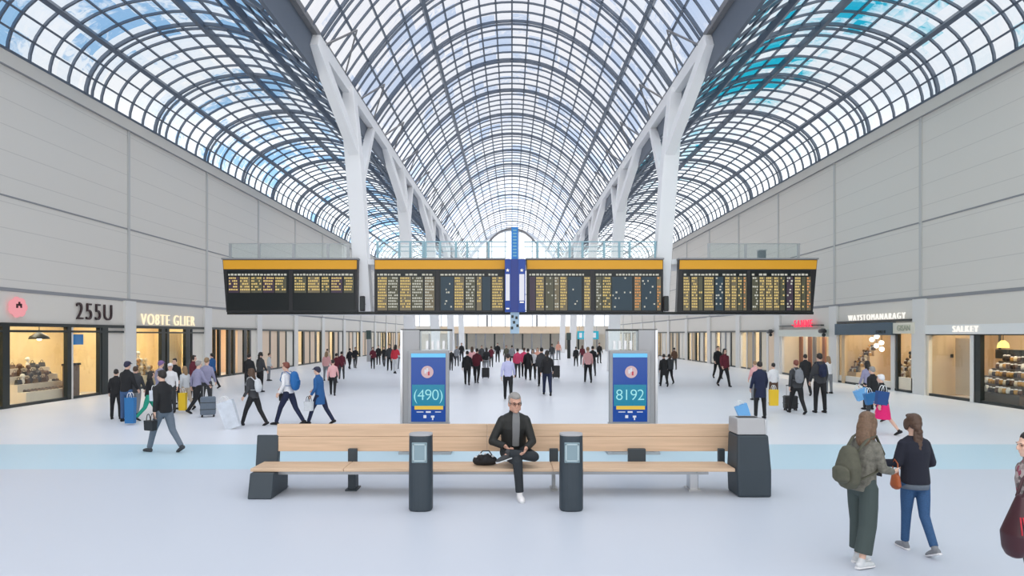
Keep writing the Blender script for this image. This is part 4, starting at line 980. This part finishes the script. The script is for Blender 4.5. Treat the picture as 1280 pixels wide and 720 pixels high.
# bags --------------------------------------------------------------
def shopping_bag(loc, w, h, d, m, label, rz=0, name='shopping_bag', hm=None, tilt=0):
    g = empty(name, loc, rz, label, 'bag'); g.rotation_euler = (0, R(tilt), rz)
    MB().loft([[(-w*.46,-d*.46,0),(w*.46,-d*.46,0),(w*.46,d*.46,0),(-w*.46,d*.46,0)],[(-w/2,-d/2,h),(w/2,-d/2,h),(w/2,d/2,h),(-w/2,d/2,h)]]).build('bag_body', m, g)
    for yy in (-d*.4,d*.4): MB().tube([(w*.22*math.cos(a),yy,h+.14*math.sin(a)) for a in [math.pi*i/8 for i in range(9)]], .008, 6).build('bag_handle', hm or M_white, g, smooth=True)
    return g
def suitcase(loc, label, m, rz=0, h=.62, w=.42, d=.24):
    g = empty('suitcase', loc, rz, label, 'suitcase')
    MB().box(-w/2,w/2,-d/2,d/2,.06,h).build('case_body', m, g, bevel=.04)
    for x in (-w*.3,w*.3): MB().tube([(x,0,h),(x,0,h+.32)], .009, 6).build('handle_tube', M_grey, g)
    MB().box(-w*.34,w*.34,-.015,.015,h+.31,h+.34).build('grip', M_black, g)
    for x in (-w*.38,w*.38):
        for y in (-d*.32,d*.32): MB().lathe([(.03,-.02),(.03,.02)], n=12).xf(Matrix.Translation((x,y,.03))@Matrix.Rotation(R(90),4,'Y')).build('wheel', M_black, g, smooth=True)
    for z in (.22,.42): MB().box(-w/2-.004,w/2+.004,-d/2-.004,d/2+.004,z,z+.02).build('ridge', M_dark, g)
    return g
def backpack_on(g, m, label, name='backpack', k=1.0, low=0):
    J = PROTO[g['_p']]['J']; e = empty(name, g.location, g.rotation_euler[2], label, 'bag'); e.scale = g.scale
    c = J['chest']; lean = J['up']
    o = c+V((0,.135+.085*k,-.04-low))
    b = MB().cap([o-lean*.15*k, o, o+lean*.15*k], [(.13*k,.085*k),(.145*k,.10*k),(.12*k,.08*k)], 16, V((1,0,0)))
    link_mesh('pack_body', remesh(b, .015, 3), e, [m]); 
    pk = MB().cap([o+V((0,.075*k,-.10*k)), o+V((0,.085*k,.0))], [(.10*k,.04),(.10*k,.035)], 12, V((1,0,0))); link_mesh('front_pocket', remesh(pk,.014,2), e, [m])
    for s in (-1,1):
        MB().tube([o+V((s*.09,-.03,.14)), J['sho']+V((s*.10,.05,.085)), J['sho']+V((s*.11,-.07,.06)), J['chest']+V((s*.12,-.145,-.02)), J['waist']+V((s*.16,-.03,.03)), o+V((s*.11,-.02,-.13))], [(.022,.008)]*6, 8).build('strap', m, e, smooth=True)
    return e
# ------------------------------------------------------------------ the crowd, group by group
P_ = person
# left group in front of the second left shop
P_(145,524,61,'stand','jacket','black','black','short','dark',200,'person in all black at the far left edge of the group by the golden window')
a = P_(158,527,74,'stand','jacket','black','denim','cap','navy',170,'person in dark cap, black jacket and blue jeans, back turned, left of the walking man')
P_(169,521,64,'walk','jacket','charcoal','grey','short','brown',200,'person in grey trousers half hidden behind the figure in the dark cap')
b = P_(186,525,60,'walk','jacket','black','green','long','dark',120,'person in black top and green trousers just behind the walking man')
P_(200,514,62,'stand','jumper','lavender','black','cap','purple',160,'person in purple hat behind the walking man')
P_(213,516,61,'stand','jumper','white','charcoal','cap','white',20,'person in white hat and white top behind the walking man')
P_(219,505,56,'stand','jacket','black','black','short','dark',0,'dark haired person in black seen over the white hat')
c = P_(232,512,55,'walk','jumper','pale','beige','long','fair',240,'pale dressed person with the yellow shopping bag right of the walking man')
d = P_(246,516,66,'walk','jumper','lavender','black','short','grey',150,'person in lavender hooded top and black trousers near the second left pilaster')
d2 = P_(258,512,64,'stand','jumper','lavender','charcoal','short','fair',185,'grey lavender topped person right beside the lavender hooded one')
P_(241,500,55,'stand','jacket','maroon','black','tail','dark',90,'person in dark maroon standing behind the two lavender tops')
P_(266,486,44,'step','jacket','blue','black','short','dark',250,'person in blue jacket beside the third left shopfront entrance')
e1 = P_(205,565,104,'walk','jacket','black','greyjeans','short','dark',245,'man in black jacket and grey jeans striding left across the pale blue band', shoe='charcoal')
# three walkers behind the left end of the bench
f1 = P_(317,532,73,'stride','jacket','charcoal','black','long','brown',250,'walker in grey jacket and black trousers, leftmost of three behind the bench end')
f2 = P_(361,531,80,'stride','jumper','white','navy','short','red',255,'walker in white top with bright blue backpack, middle of three behind the bench end')
f3 = P_(400,530,73,'stride','coat','blue','navy','cap','navy',255,'walker in blue coat, rightmost of three behind the bench end')
P_(311,492,49,'stand','jacket','black','black','short','dark',180,'dark clothed person over the shoulder of the leftmost walker')
P_(325,490,49,'stand','jacket','charcoal','black','tail','dark',150,'dark haired person in charcoal just right of the leftmost walker')
P_(416,494,45,'walk','jumper','rose','black','short','dark',190,'person in rose and white top and black trousers right of the blue coat walker')
P_(408,476,36,'stand','jacket','rose','grey','long','fair',180,'pale pink dressed person behind the blue coat walker')
P_(420,479,38,'walk','jacket','maroon','black','short','dark',170,'person in maroon jacket, nearer of the pair above the rose topped one')
P_(427,474,34,'stand','jacket','maroon','charcoal','short','dark',200,'maroon jacket person, farther of the pair above the rose topped one')
P_(336,476,34,'stand','jacket','pale','grey','short','brown',100,'person in pale jacket by the cream panels left of the blue backpack')
# left far floor
FAR = [(437,461,26,'walk','black','black','short','dark'),(444,460,26,'step','black','charcoal','short','fair'),(466,461,27,'step','maroon','black','tail','dark'),(473,456,24,'stand','black','black','short','dark'),(480,458,25,'walk','black','charcoal','short','brown'),
 (487,463,32,'stand','charcoal','black','short','dark'),(494,467,36,'step','red','pale','long','dark'),(500,461,29,'stand','pale','grey','short','brown'),(409,462,25,'stand','beige','grey','short','brown')]
PL = ['far person in black, left of two together past the cream panels on the left','far fair haired person in black, right of two together past the cream panels','far person in maroon with dark tied hair beside the grey post','far black clothed person halfway between the grey post and the left kiosk',
 'far person in black jacket with brown hair nearest the maroon tied hair one','tall dark figure close to the left edge of the left kiosk pillar','person in red top and pale trousers at the left kiosk pillar','pale jacketed person partly behind the left kiosk pillar','far beige jacketed person along the cream panels on the left']
for (x,y,h,p,t,g_,hr,hc), lb in zip(FAR, PL): P_(x,y,h,p,'jacket',t,g_,hr,hc,rnd.choice((0,180,170,10)),lb)
# centre crowd between the kiosks
C_ = [(564,463,27,'walk','jacket','black','charcoal','short','dark',180,'person in black just right of the left kiosk frame'),
 (577,452,23,'stand','jacket','black','black','short','dark',0,'far black clothed person above the maroon jacket pair'),
 (584,481,43,'walk','jacket','black','black','short','dark',180,'person all in black walking away, nearest of the crowd right of the left kiosk'),
 (596,479,43,'step','jacket','maroon','black','short','dark',170,'person in maroon jacket and black trousers right beside the one all in black'),
 (590,470,36,'stand','jacket','rose','charcoal','long','brown',180,'person in rose top between the black and the maroon jackets'),
 (602,459,27,'stand','jacket','charcoal','black','short','dark',10,'far person in charcoal right of the maroon jacket'),
 (608,465,31,'walk','jacket','black','grey','long','dark',180,'long haired person in black pulling the dark suitcase left of the lilac top'),
 (614,459,26,'step','jacket','maroon','charcoal','short','brown',180,'far brown haired person in maroon left of the lilac top'),
 (622,453,24,'stand','jacket','black','black','short','dark',0,'far black clothed person directly above left of the lilac top'),
 (635,500,59,'walk','jumper','lilac','black','short','dark',180,'person in lilac white top and black trousers walking away behind the seated man'),
 (633,458,26,'stand','jacket','olive','charcoal','short','brown',0,'far person in olive behind the lilac top'),
 (640,459,27,'stand','jacket','grey','black','short','dark',180,'far person in grey over the right shoulder of the lilac top'),
 (647,472,37,'walk','jacket','pink','charcoal','short','dark',180,'person in pink jacket, left of the two pink jackets'),
 (655,471,36,'step','jacket','pink','black','short','brown',170,'person in pink jacket, right of the two pink jackets'),
 (660,475,40,'walk','coat','black','black','short','dark',180,'person in black coat right of the two pink jackets'),
 (666,474,37,'stand','jumper','white','black','long','dark',0,'person in white top and black trousers right of the black coat'),
 (672,466,31,'stand','jumper','peach','grey','long','fair',0,'person in peach top in the middle of the central crowd'),
 (677,483,48,'step','jacket','charcoal','black','short','dark',180,'person in charcoal jacket walking away, left of the foremost dark figure'),
 (684,494,57,'walk','jacket','black','navy','tail','dark',180,'foremost dark figure of the central crowd, tied hair, walking away'),
 (698,450,23,'stand','jumper','peach','grey','long','red',0,'far peach topped person above the dark suitcase'),
 (690,456,26,'stand','jacket','charcoal','grey','short','brown',180,'far charcoal jacket person between the peach top and the foremost figure'),
 (720,458,25,'walk','jacket','black','black','short','dark',180,'far person in black left of the pink topped pair before the right kiosk'),
 (728,456,24,'stand','jacket','maroon','charcoal','long','brown',180,'far long haired person in maroon before the right kiosk'),
 (735,478,45,'walk','jumper','rose','black','short','fair',180,'person in rose top and black trousers walking away left of the right kiosk'),
 (741,470,37,'step','jacket','black','charcoal','short','dark',180,'dark figure right beside the rose top near the right kiosk'),
 (749,454,25,'stand','jacket','black','black','short','dark',20,'far black clothed person nearest the left edge of the right kiosk'),
 (822,480,37,'stand','jumper','white','pale','short','brown',180,'person in white top right of the right kiosk, leftmost of three'),
 (830,483,41,'walk','coat','black','black','short','dark',180,'person in black coat right of the right kiosk, middle of three'),
 (837,480,37,'step','jacket','charcoal','black','tail','dark',190,'tied hair person in charcoal right of the right kiosk, rightmost of three'),
 (843,462,27,'stand','jacket','brown','charcoal','short','dark',180,'far person in brown just beyond the three right of the right kiosk'),
 (897,473,41,'walk','jacket','black','black','short','dark',0,'person in black, left of the pair midway along the right shopfronts'),
 (905,483,48,'walk','jacket','maroon','black','long','dark',10,'person in dark maroon, right of the pair midway along the right shopfronts'),
 (571,458,25,'stand','jacket','grey','charcoal','short','fair',180,'far fair haired person in grey near the left kiosk frame')]
for r_ in C_: person(*r_)
# right group
n1 = P_(950,523,70,'stand','coat','navy','black','short','dark',180,'broad person in navy coat seen from behind above the litter bin')
n2 = P_(967,505,44,'stand','jumper','white','brown','short','dark',180,'small person in white top beside the yellow bag')
n3 = P_(996,517,68,'walk','jacket','charcoal','black','short','red',180,'person in dark clothes with grey backpack walking away right of the navy coat')
P_(1007,494,52,'walk','jacket','black','black','short','dark',170,'person in black just behind the grey backpack')
n4 = P_(1025,516,73,'stand','jacket','charcoal','black','short','dark',180,'person in charcoal jacket and slim black trousers before the red brown interior')
P_(1036,492,46,'stand','jumper','white','grey','long','fair',200,'person in white top behind the charcoal jacket one at the red sign shop')
P_(944,500,48,'stand','jacket','rose','grey','short','fair',190,'fair haired person hidden behind the left shoulder of the navy coat')
# group with shopping bags before the blue awning
s1 = P_(1104,543,76,'walk','coat','black','hotpink','short','white',215,'person in black coat and bright pink skirt before the blue grey awning',skirt=True)
s2 = P_(1092,527,68,'step','coat','black','charcoal','short','grey',200,'grey haired person in black coat left of the bright pink skirt')
s3 = P_(1085,512,60,'stand','jumper','lavender','black','long','dark',190,'person in lavender top behind the black coats before the awning')
# things the crowd carries
suitcase(fl(260,521)+(0,), 'dark grey suitcase next to the lavender topped pair', cloth('greyjeans'), rz=R(20), h=.6)
suitcase(fl(607,473)+(0,), 'dark suitcase pulled by the long haired person left of the lilac top', M_black, h=.6)
suitcase(fl(695,473)+(0,), 'dark suitcase standing right of the foremost dark figure', M_black, h=.72)
suitcase(fl(988,513)+(0,), 'small black suitcase left of the person with the grey backpack', M_black, h=.48)
M_yb = mat('yellow bag', (.85,.55,.02), .5); M_bb = mat('blue bag', (.02,.16,.40), .5); M_lb = mat('light blue bag', (.16,.42,.75), .5); M_pale = mat('pale carrier', (.62,.66,.72), .5, vary=.2, bscale=8)
def hang(px, py0, py1, wpx, dref, m, label, rz=0, tilt=0, name='shopping_bag'):
    s_ = F/dref; shopping_bag((PX(px,dref), dref, max(.004,PZ(py1,dref))), wpx/s_, (py1-py0)/s_, .14, m, label, rz, name, tilt=tilt)
dd = lambda py: CH*F/(py-HZ)
hang(228.5,491,513,9,dd(516),M_yb,'yellow shopping bag at the pale dressed person on the left',name='yellow_shopping_bag')
hang(163,497,529,12,dd(531),M_bb,'large blue shopping bag beside the figure in the dark cap',name='blue_shopping_bag')
hang(193,488,501,10,dd(531),M_pale,'white bundle bag at the green trousers of the left group')
hang(292,500,535,20,dd(536),M_pale,'big pale carrier bag behind the leftmost of the three walkers',tilt=-18)
hang(967,487,507,11,dd(516),M_yb,'yellow shopping bag beside the navy coat',name='yellow_shopping_bag')
hang(932,505,524,15,dd(526),M_lb,'light blue shopping bag at the left of the navy coat',tilt=-20)
hang(1079,486,499,15,dd(533),M_lb,'light blue shopping bag, leftmost of three before the awning',tilt=-22)
hang(1089,491,505,13,dd(537),M_bb,'dark blue shopping bag, middle of three before the awning',tilt=-12)
hang(1101,489,506,14,dd(549),mat('deep blue bag', (.01,.06,.22), .5),'deep blue shopping bag on the bright pink skirt',tilt=8)
backpack_on(f2, mat('bright blue pack', (.008,.12,.36), .6), 'bright blue backpack on the middle one of the three walkers', k=1.15)
backpack_on(n3, cloth('grey'), 'grey backpack on the person walking away at the right')
backpack_on(n4, cloth('navy'), 'dark navy backpack on the charcoal jacket person at the right', k=.85)
backpack_on(f1, cloth('pale'), 'pale grey backpack on the leftmost of the three walkers', k=.9)
def shoulder_bag(g, sd, m, label, j='hd', name='shoulder_bag', w=.3, h=.2):
    p = at(g, 'wr'+sd)+V((0,0,-.06))+Matrix.Rotation(g.rotation_euler[2],3,'Z')@V((.07 if sd == 'L' else -.07,-.03,0)); shopping_bag((p.x,p.y,p.z-h-.10), w, h, .12, m, label, g.rotation_euler[2]+R(90), name, M_black)
shoulder_bag(e1, 'L', M_black, 'black bag swinging at the hand of the striding man', w=.26, h=.2)
shoulder_bag(f2, 'R', M_black, 'black bag held in front by the middle walker', w=.24, h=.2)
shoulder_bag(f3, 'L', cloth('pale'), 'pale bag held in front by the blue coat walker', w=.24, h=.25)

# ------------------------------------------------------------------ the three women at the right
def hero(name_label, loc, rz, H, J, parts):
    g = empty('person', loc, R(rz), name_label, 'person'); g.scale = (H/1.75,)*3
    for nm, me, mats in parts: link_mesh(nm, me, g, mats)
    return g
def wp(g, v): return Matrix.Rotation(g.rotation_euler[2],3,'Z')@(V(v)*g.scale[0])+V(g.location)
# woman in grey: long fair hair, wide dark trousers
J1 = ground(pose(lean=5,hipL=7,kneeL=8,hipR=-4,kneeR=10,abdL=1,abdR=1,shL=12,elL=62,inL=18,shR=8,elR=68,inR=20,outL=10,outR=8,headpitch=10,headyaw=18,female=True))
M_gj = mat('grey olive jacket', (.16,.155,.13), .85, bump=.5, bscale=22, vary=.8)
W1 = hero('woman with long fair brown hair, grey jacket and wide dark trousers at the right', (*fl(1078,706),0), 112, 1.59, J1, [
    ('body', body_mesh(J1,.011,.0045,.006), [SK[0],M_eye]), ('jacket', top_mesh(J1,.07,.009,fem=1), [M_gj]),
    ('trousers', trousers_mesh(J1,.009,wide=.035,length=.80), [mat('dark green grey cloth', (.052,.072,.070), .85, bump=.3, bscale=12)]),
    ('shoe', shoe_mesh(J1,'L'), [cloth('pale')]), ('shoe', shoe_mesh(J1,'R'), [cloth('pale')]),
    ('hair', hair_mesh(J1,'long',.007,big=1.08), [mat('long fair brown hair', (.15,.088,.052), .5, bump=.8, bscale=45, vary=.6)])])
M_ob = mat('olive backpack cloth', (.085,.085,.06), .75, bump=.3, bscale=20, vary=.25)
e = empty('backpack', W1.location, W1.rotation_euler[2], 'large olive backpack hanging low behind the woman with long fair hair', 'bag'); e.scale = W1.scale
o = J1['waist']+V((-.03,.27,.06)); 
link_mesh('pack_body', remesh(MB().cap([o-V((0,0,.17)),o,o+V((0,-.01,.17))],[(.15,.09),(.165,.11),(.115,.08)],18,V((1,0,0))),.011,4), e, [M_ob])
link_mesh('front_pocket', remesh(MB().cap([o+V((0,.11,-.13)),o+V((0,.115,-.02))],[(.12,.05),(.12,.045)],14,V((1,0,0))),.010,3), e, [M_ob])
for s in (-1,1): MB().tube([o+V((s*.08,-.05,.18)), J1['sho']+V((s*.10,.075,.05)), J1['sho']+V((s*.12,-.03,.085)), J1['chest']+V((s*.14,-.145,0)), J1['waist']+V((s*.165,-.02,0)), o+V((s*.13,-.03,-.13))], [(.024,.009)]*6, 8).build('strap', M_ob, e, smooth=True)
p = wp(W1, J1['wrL']+J1['hdL']*.10); g = empty('mobile_phone', p, W1.rotation_euler[2], 'dark phone in the hand of the woman in grey', 'phone')
MB().box(-.037,.037,-.006,.006,-.075,.075).build('phone_case', M_black, g, bevel=.005); MB().box(-.033,.033,-.008,-.006,-.065,.065).build('phone_screen', M_dark, g)
# woman in navy: brown tied hair, blue jeans
J2 = ground(pose(lean=3,hipL=13,kneeL=5,hipR=-12,kneeR=20,abdL=-5,abdR=-4,shL=-4,elL=88,inL=-28,shR=2,elR=58,inR=42,outL=14,outR=15,headpitch=2,female=True))
W2 = hero('woman with brown tied hair, navy jumper and blue jeans, walking away at the right', (*fl(1144,690),0), 182, 1.53, J2, [
    ('body', body_mesh(J2,.011,.0045,.006), [SK[0],M_eye]), ('jumper', top_mesh(J2,.05,.009,fem=.6,bulk=1.08,cuff=.86,name='jumper',collar=False), [mat('navy knit', (.012,.014,.026), .9, bump=.3, bscale=80)]),
    ('shirt_hem', MB().tube([J2['pel']-V((0,0,.115)),J2['pel']-V((0,0,.02))],[(.176,.136),(.172,.130)],28,V((1,0,0))).mesh('shirt_hem',True), [cloth('greyjeans')]),
    ('trousers', trousers_mesh(J2,.009,slim=.93,length=.95), [mat('blue denim', (.028,.085,.20), .8, bump=.3, bscale=60, vary=.3)]),
    ('shoe', shoe_mesh(J2,'L'), [cloth('grey')]), ('shoe', shoe_mesh(J2,'R'), [cloth('grey')]),
    ('hair', hair_mesh(J2,'tail',.007,big=1.1), [mat('wavy brown hair', (.075,.038,.022), .45, bump=.5, bscale=60, vary=.5)])])
p = wp(W2, J2['elL']+V((.05,.05,-.10)))
g = empty('shoulder_bag', p, W2.rotation_euler[2], 'small rust orange bag hanging at the elbow of the woman in navy', 'bag'); M_rust = mat('rust leather', (.36,.085,.022), .45)
link_mesh('bag_body', remesh(MB().cap([(0,0,-.15),(0,0,-.04)],[(.045,.085),(.035,.06)],14,V((1,0,0))),.008,3), g, [M_rust])
MB().tube([(0,.05,-.02),(0,.04,.10),(0,-.02,.14),(0,-.05,.08),(0,-.05,-.02)], [(.008,.004)]*5, 6).build('bag_strap', M_rust, g, smooth=True)
# woman at the right edge: floral blouse, dark red handbag
J3 = ground(pose(lean=3,hipL=4,kneeL=4,hipR=-5,kneeR=8,shL=-6,elL=14,shR=-8,elR=10,outL=8,outR=6,headpitch=6,female=True))
M_fl = bpy.data.materials.new('floral blouse'); M_fl.use_nodes = True
n, l = nodes_of(M_fl); b_ = n['Principled BSDF']; b_.inputs['Roughness'].default_value = .8
tc = n.new('ShaderNodeTexCoord'); vo = n.new('ShaderNodeTexVoronoi'); vo.inputs['Scale'].default_value = 26; l.new(tc.outputs['Object'], vo.inputs['Vector'])
cr = n.new('ShaderNodeValToRGB'); cr.color_ramp.interpolation = 'CONSTANT'; el = cr.color_ramp.elements
el[0].color = (.32,.26,.25,1); el[1].position = .3; el[1].color = (.12,.09,.09,1)
x_ = el.new(.5); x_.color = (.48,.40,.38,1); x_ = el.new(.72); x_.color = (.30,.06,.10,1); x_ = el.new(.82); x_.color = (.18,.16,.15,1)
sp_ = n.new('ShaderNodeSeparateColor'); l.new(vo.outputs['Color'], sp_.inputs[0]); l.new(sp_.outputs[0], cr.inputs[0]); l.new(cr.outputs[0], b_.inputs['Base Color'])
W3 = hero('woman in floral blouse with dark bun, cut off by the right edge of the picture', (4.56,5.95,0), -95, 1.57, J3, [
    ('body', body_mesh(J3,.011,.0045,.006), [SK[0],M_eye]), ('blouse', top_mesh(J3,.26,.009,fem=.5,name='blouse',flare=.01), [M_fl]),
    ('trousers', trousers_mesh(J3,.010), [cloth('black')]), ('shoe', shoe_mesh(J3,'L'), [cloth('black')]), ('shoe', shoe_mesh(J3,'R'), [cloth('black')]),
    ('hair', hair_mesh(J3,'bun',.007,big=1.05), [HAIRC['dark']])])
g = empty('handbag', (4.11,5.58,.62), 0, 'dark red and black handbag hanging beside the floral blouse at the right edge', 'bag'); M_hb = mat('dark red leather', (.045,.008,.014), .35)
link_mesh('bag_body', remesh(MB().cap([(0,.0,.08),(.0,0,.20),(.05,0,.50)],[(.08,.11),(.085,.13),(.03,.045)],28,V((1,0,0))),.009,12), g, [M_hb])
for yy in (-.05,.05): MB().tube([(.04,yy*.6,.50),(.14,.05+yy,.62),(.30,.12+yy,.73),(.44,.17+yy,.79)], [(.014,.008)]*4, 8).build('bag_handle', M_hb, g, smooth=True)
for k in range(4): MB().tube([(-.03+.02*k,-.105,.36),(-.03+.03*k,-.125,.22+.03*k)], .006, 5).build('red_trim', cloth('red'), g, smooth=True)

# ------------------------------------------------------------------ the man on the bench
S = 1.13
J = {}
J['pel'] = V((0,.03,.19)); up = V((0,-math.sin(R(13)),math.cos(R(13)))); J['up'] = up
J['waist'] = J['pel']+up*.17; J['chest'] = J['pel']+up*.35; J['sho'] = J['pel']+up*.48; J['neck'] = J['pel']+up*.55
J['head'] = J['neck']+V((.01,-.05,.125)); J['headM'] = Matrix.Rotation(R(10),3,'Z')@Matrix.Rotation(R(6),3,'X')
SZ = .425/S                                     # seat top above the floor in figure units; origin of the figure = on the seat
J['hipL'] = J['pel']+V((.10,-.02,-.02)); J['hipR'] = J['pel']+V((-.10,-.02,-.02))
J['knR'] = V((.02,-.45,.115)); J['anR'] = V((.045,-.50,-SZ+.085)); J['ftR'] = V((.12,-1,0))
J['knL'] = V((.25,-.38,.165)); J['anL'] = V((-.10,-.40,.225)); J['ftL'] = V((-.9,-.25,-.25))
J['shL'] = J['sho']+V((.185,0,-.01)); J['shR'] = J['sho']+V((-.185,0,-.01))
J['elL'] = V((.245,-.16,.335)); J['wrL'] = V((.14,-.37,.275)); J['hdL'] = V((-.25,-.55,-.35)).normalized()
J['elR'] = V((-.30,-.09,.33)); J['wrR'] = V((-.13,-.28,.29)); J['hdR'] = V((.35,-.60,-.20)).normalized()
MX = PX(642,10.6)
man = empty('person', (MX,10.66,.425), R(4), 'grey haired man in black jacket sitting cross legged on the bench', 'person'); man.scale = (S,S,S)
link_mesh('body', body_mesh(J,.010,.0042,.0055,curl=22,big=1.12), man, [mat('skin ruddy', (.60,.34,.25), .5),M_eye])
M_mj = mat('black padded jacket', (.014,.015,.014), .65, bump=.5, bscale=14)
link_mesh('jacket', top_mesh(J,.03,.009,bulk=1.05), man, [M_mj])
sh_ = MB(); 
for t, a, z in ((.545,.020,.045),(.50,.040,.075),(.40,.052,.118),(.28,.050,.127),(.16,.045,.128)):
    pass
ring = [(.57,.040,-.072),(.52,.050,-.098),(.42,.055,-.136),(.30,.052,-.149),(.17,.05,-.146),(.08,.05,-.146)]
sh_.tube([J['pel']+up*t+V((.02,y,0)) for t,a,y in ring], [(a,.016) for t,a,y in ring], 14, V((1,0,0)))
link_mesh('shirt', remesh(sh_,.007,3), man, [mat('grey knit shirt', (.20,.205,.21), .85, bump=.3, bscale=90)])
link_mesh('trousers', trousers_mesh(J,.009,length=.97), man, [mat('dark jeans', (.022,.027,.033), .85, bump=.3, bscale=60, vary=.25)])
link_mesh('shoe', shoe_mesh(J,'R'), man, [cloth('white')]); link_mesh('shoe', shoe_mesh(J,'L'), man, [cloth('charcoal')])
link_mesh('hair', hair_mesh(J,'receding',.006,big=1.12), man, [HAIRC['grey']])
gl = MB(); Mh = J['headM']
for s in (-1,1):
    c_ = J['head']+Mh@(V((s*.032,-.094,.008))*1.12)
    gl.tube([c_+Mh@V((.024*math.cos(a),0,.018*math.sin(a))) for a in [2*math.pi*i/14 for i in range(15)]], .0022, 6)
    gl.tube([J['head']+Mh@(V((s*.056,-.090,.012))*1.12), J['head']+Mh@(V((s*.082,.01,.012))*1.12)], .003, 6)
gl.tube([J['head']+Mh@(V((-.01,-.098,.012))*1.12), J['head']+Mh@(V((.01,-.098,.012))*1.12)], .003, 6)
link_mesh('glasses', gl.mesh('glasses',True), man, [M_dark])
for g_, J_, sds, m_ in ((W1,J1,'LR',cloth('white')),(W2,J2,'LR',cloth('white')),(W3,J3,'LR',cloth('charcoal')),(man,J,'LR',cloth('pale'))):
    for c_, sd in zip([c for c in g_.children if c.name.startswith('shoe')], sds if g_ is not man else 'RL'):
        link_mesh('sole', sole_mesh(J_, sd), c_, [m_])
# black bag on the seat at his right hand side
g = empty('black_bag', (PX(608,10.55),10.56,.425), 0, 'soft black bag lying on the bench seat beside the seated man', 'bag')
link_mesh('bag_body', remesh(MB().cap([(-.14,0,.075),(.0,.0,.085),(.10,0,.075)],[(.075,.08),(.085,.10),(.07,.08)],16,V((0,0,1))).ball((-.08,-.05,.13),.05).ball((.03,-.04,.15),.045),.011,3), g, [cloth('black')])
for k, (a_, z_) in enumerate(((-.16,.14),(-.09,.18),(-.02,.19),(.05,.18),(.10,.15))): MB().ball((a_,-.05,z_),(.022,.018,.016),8,6).build('pale_patch', cloth('pale'), g, smooth=True)
MB().tube([(-.13,.0,.14),(-.06,.02,.22),(.04,.02,.22),(.09,.0,.15)], .009, 6).build('bag_handle', M_black, g, smooth=True)
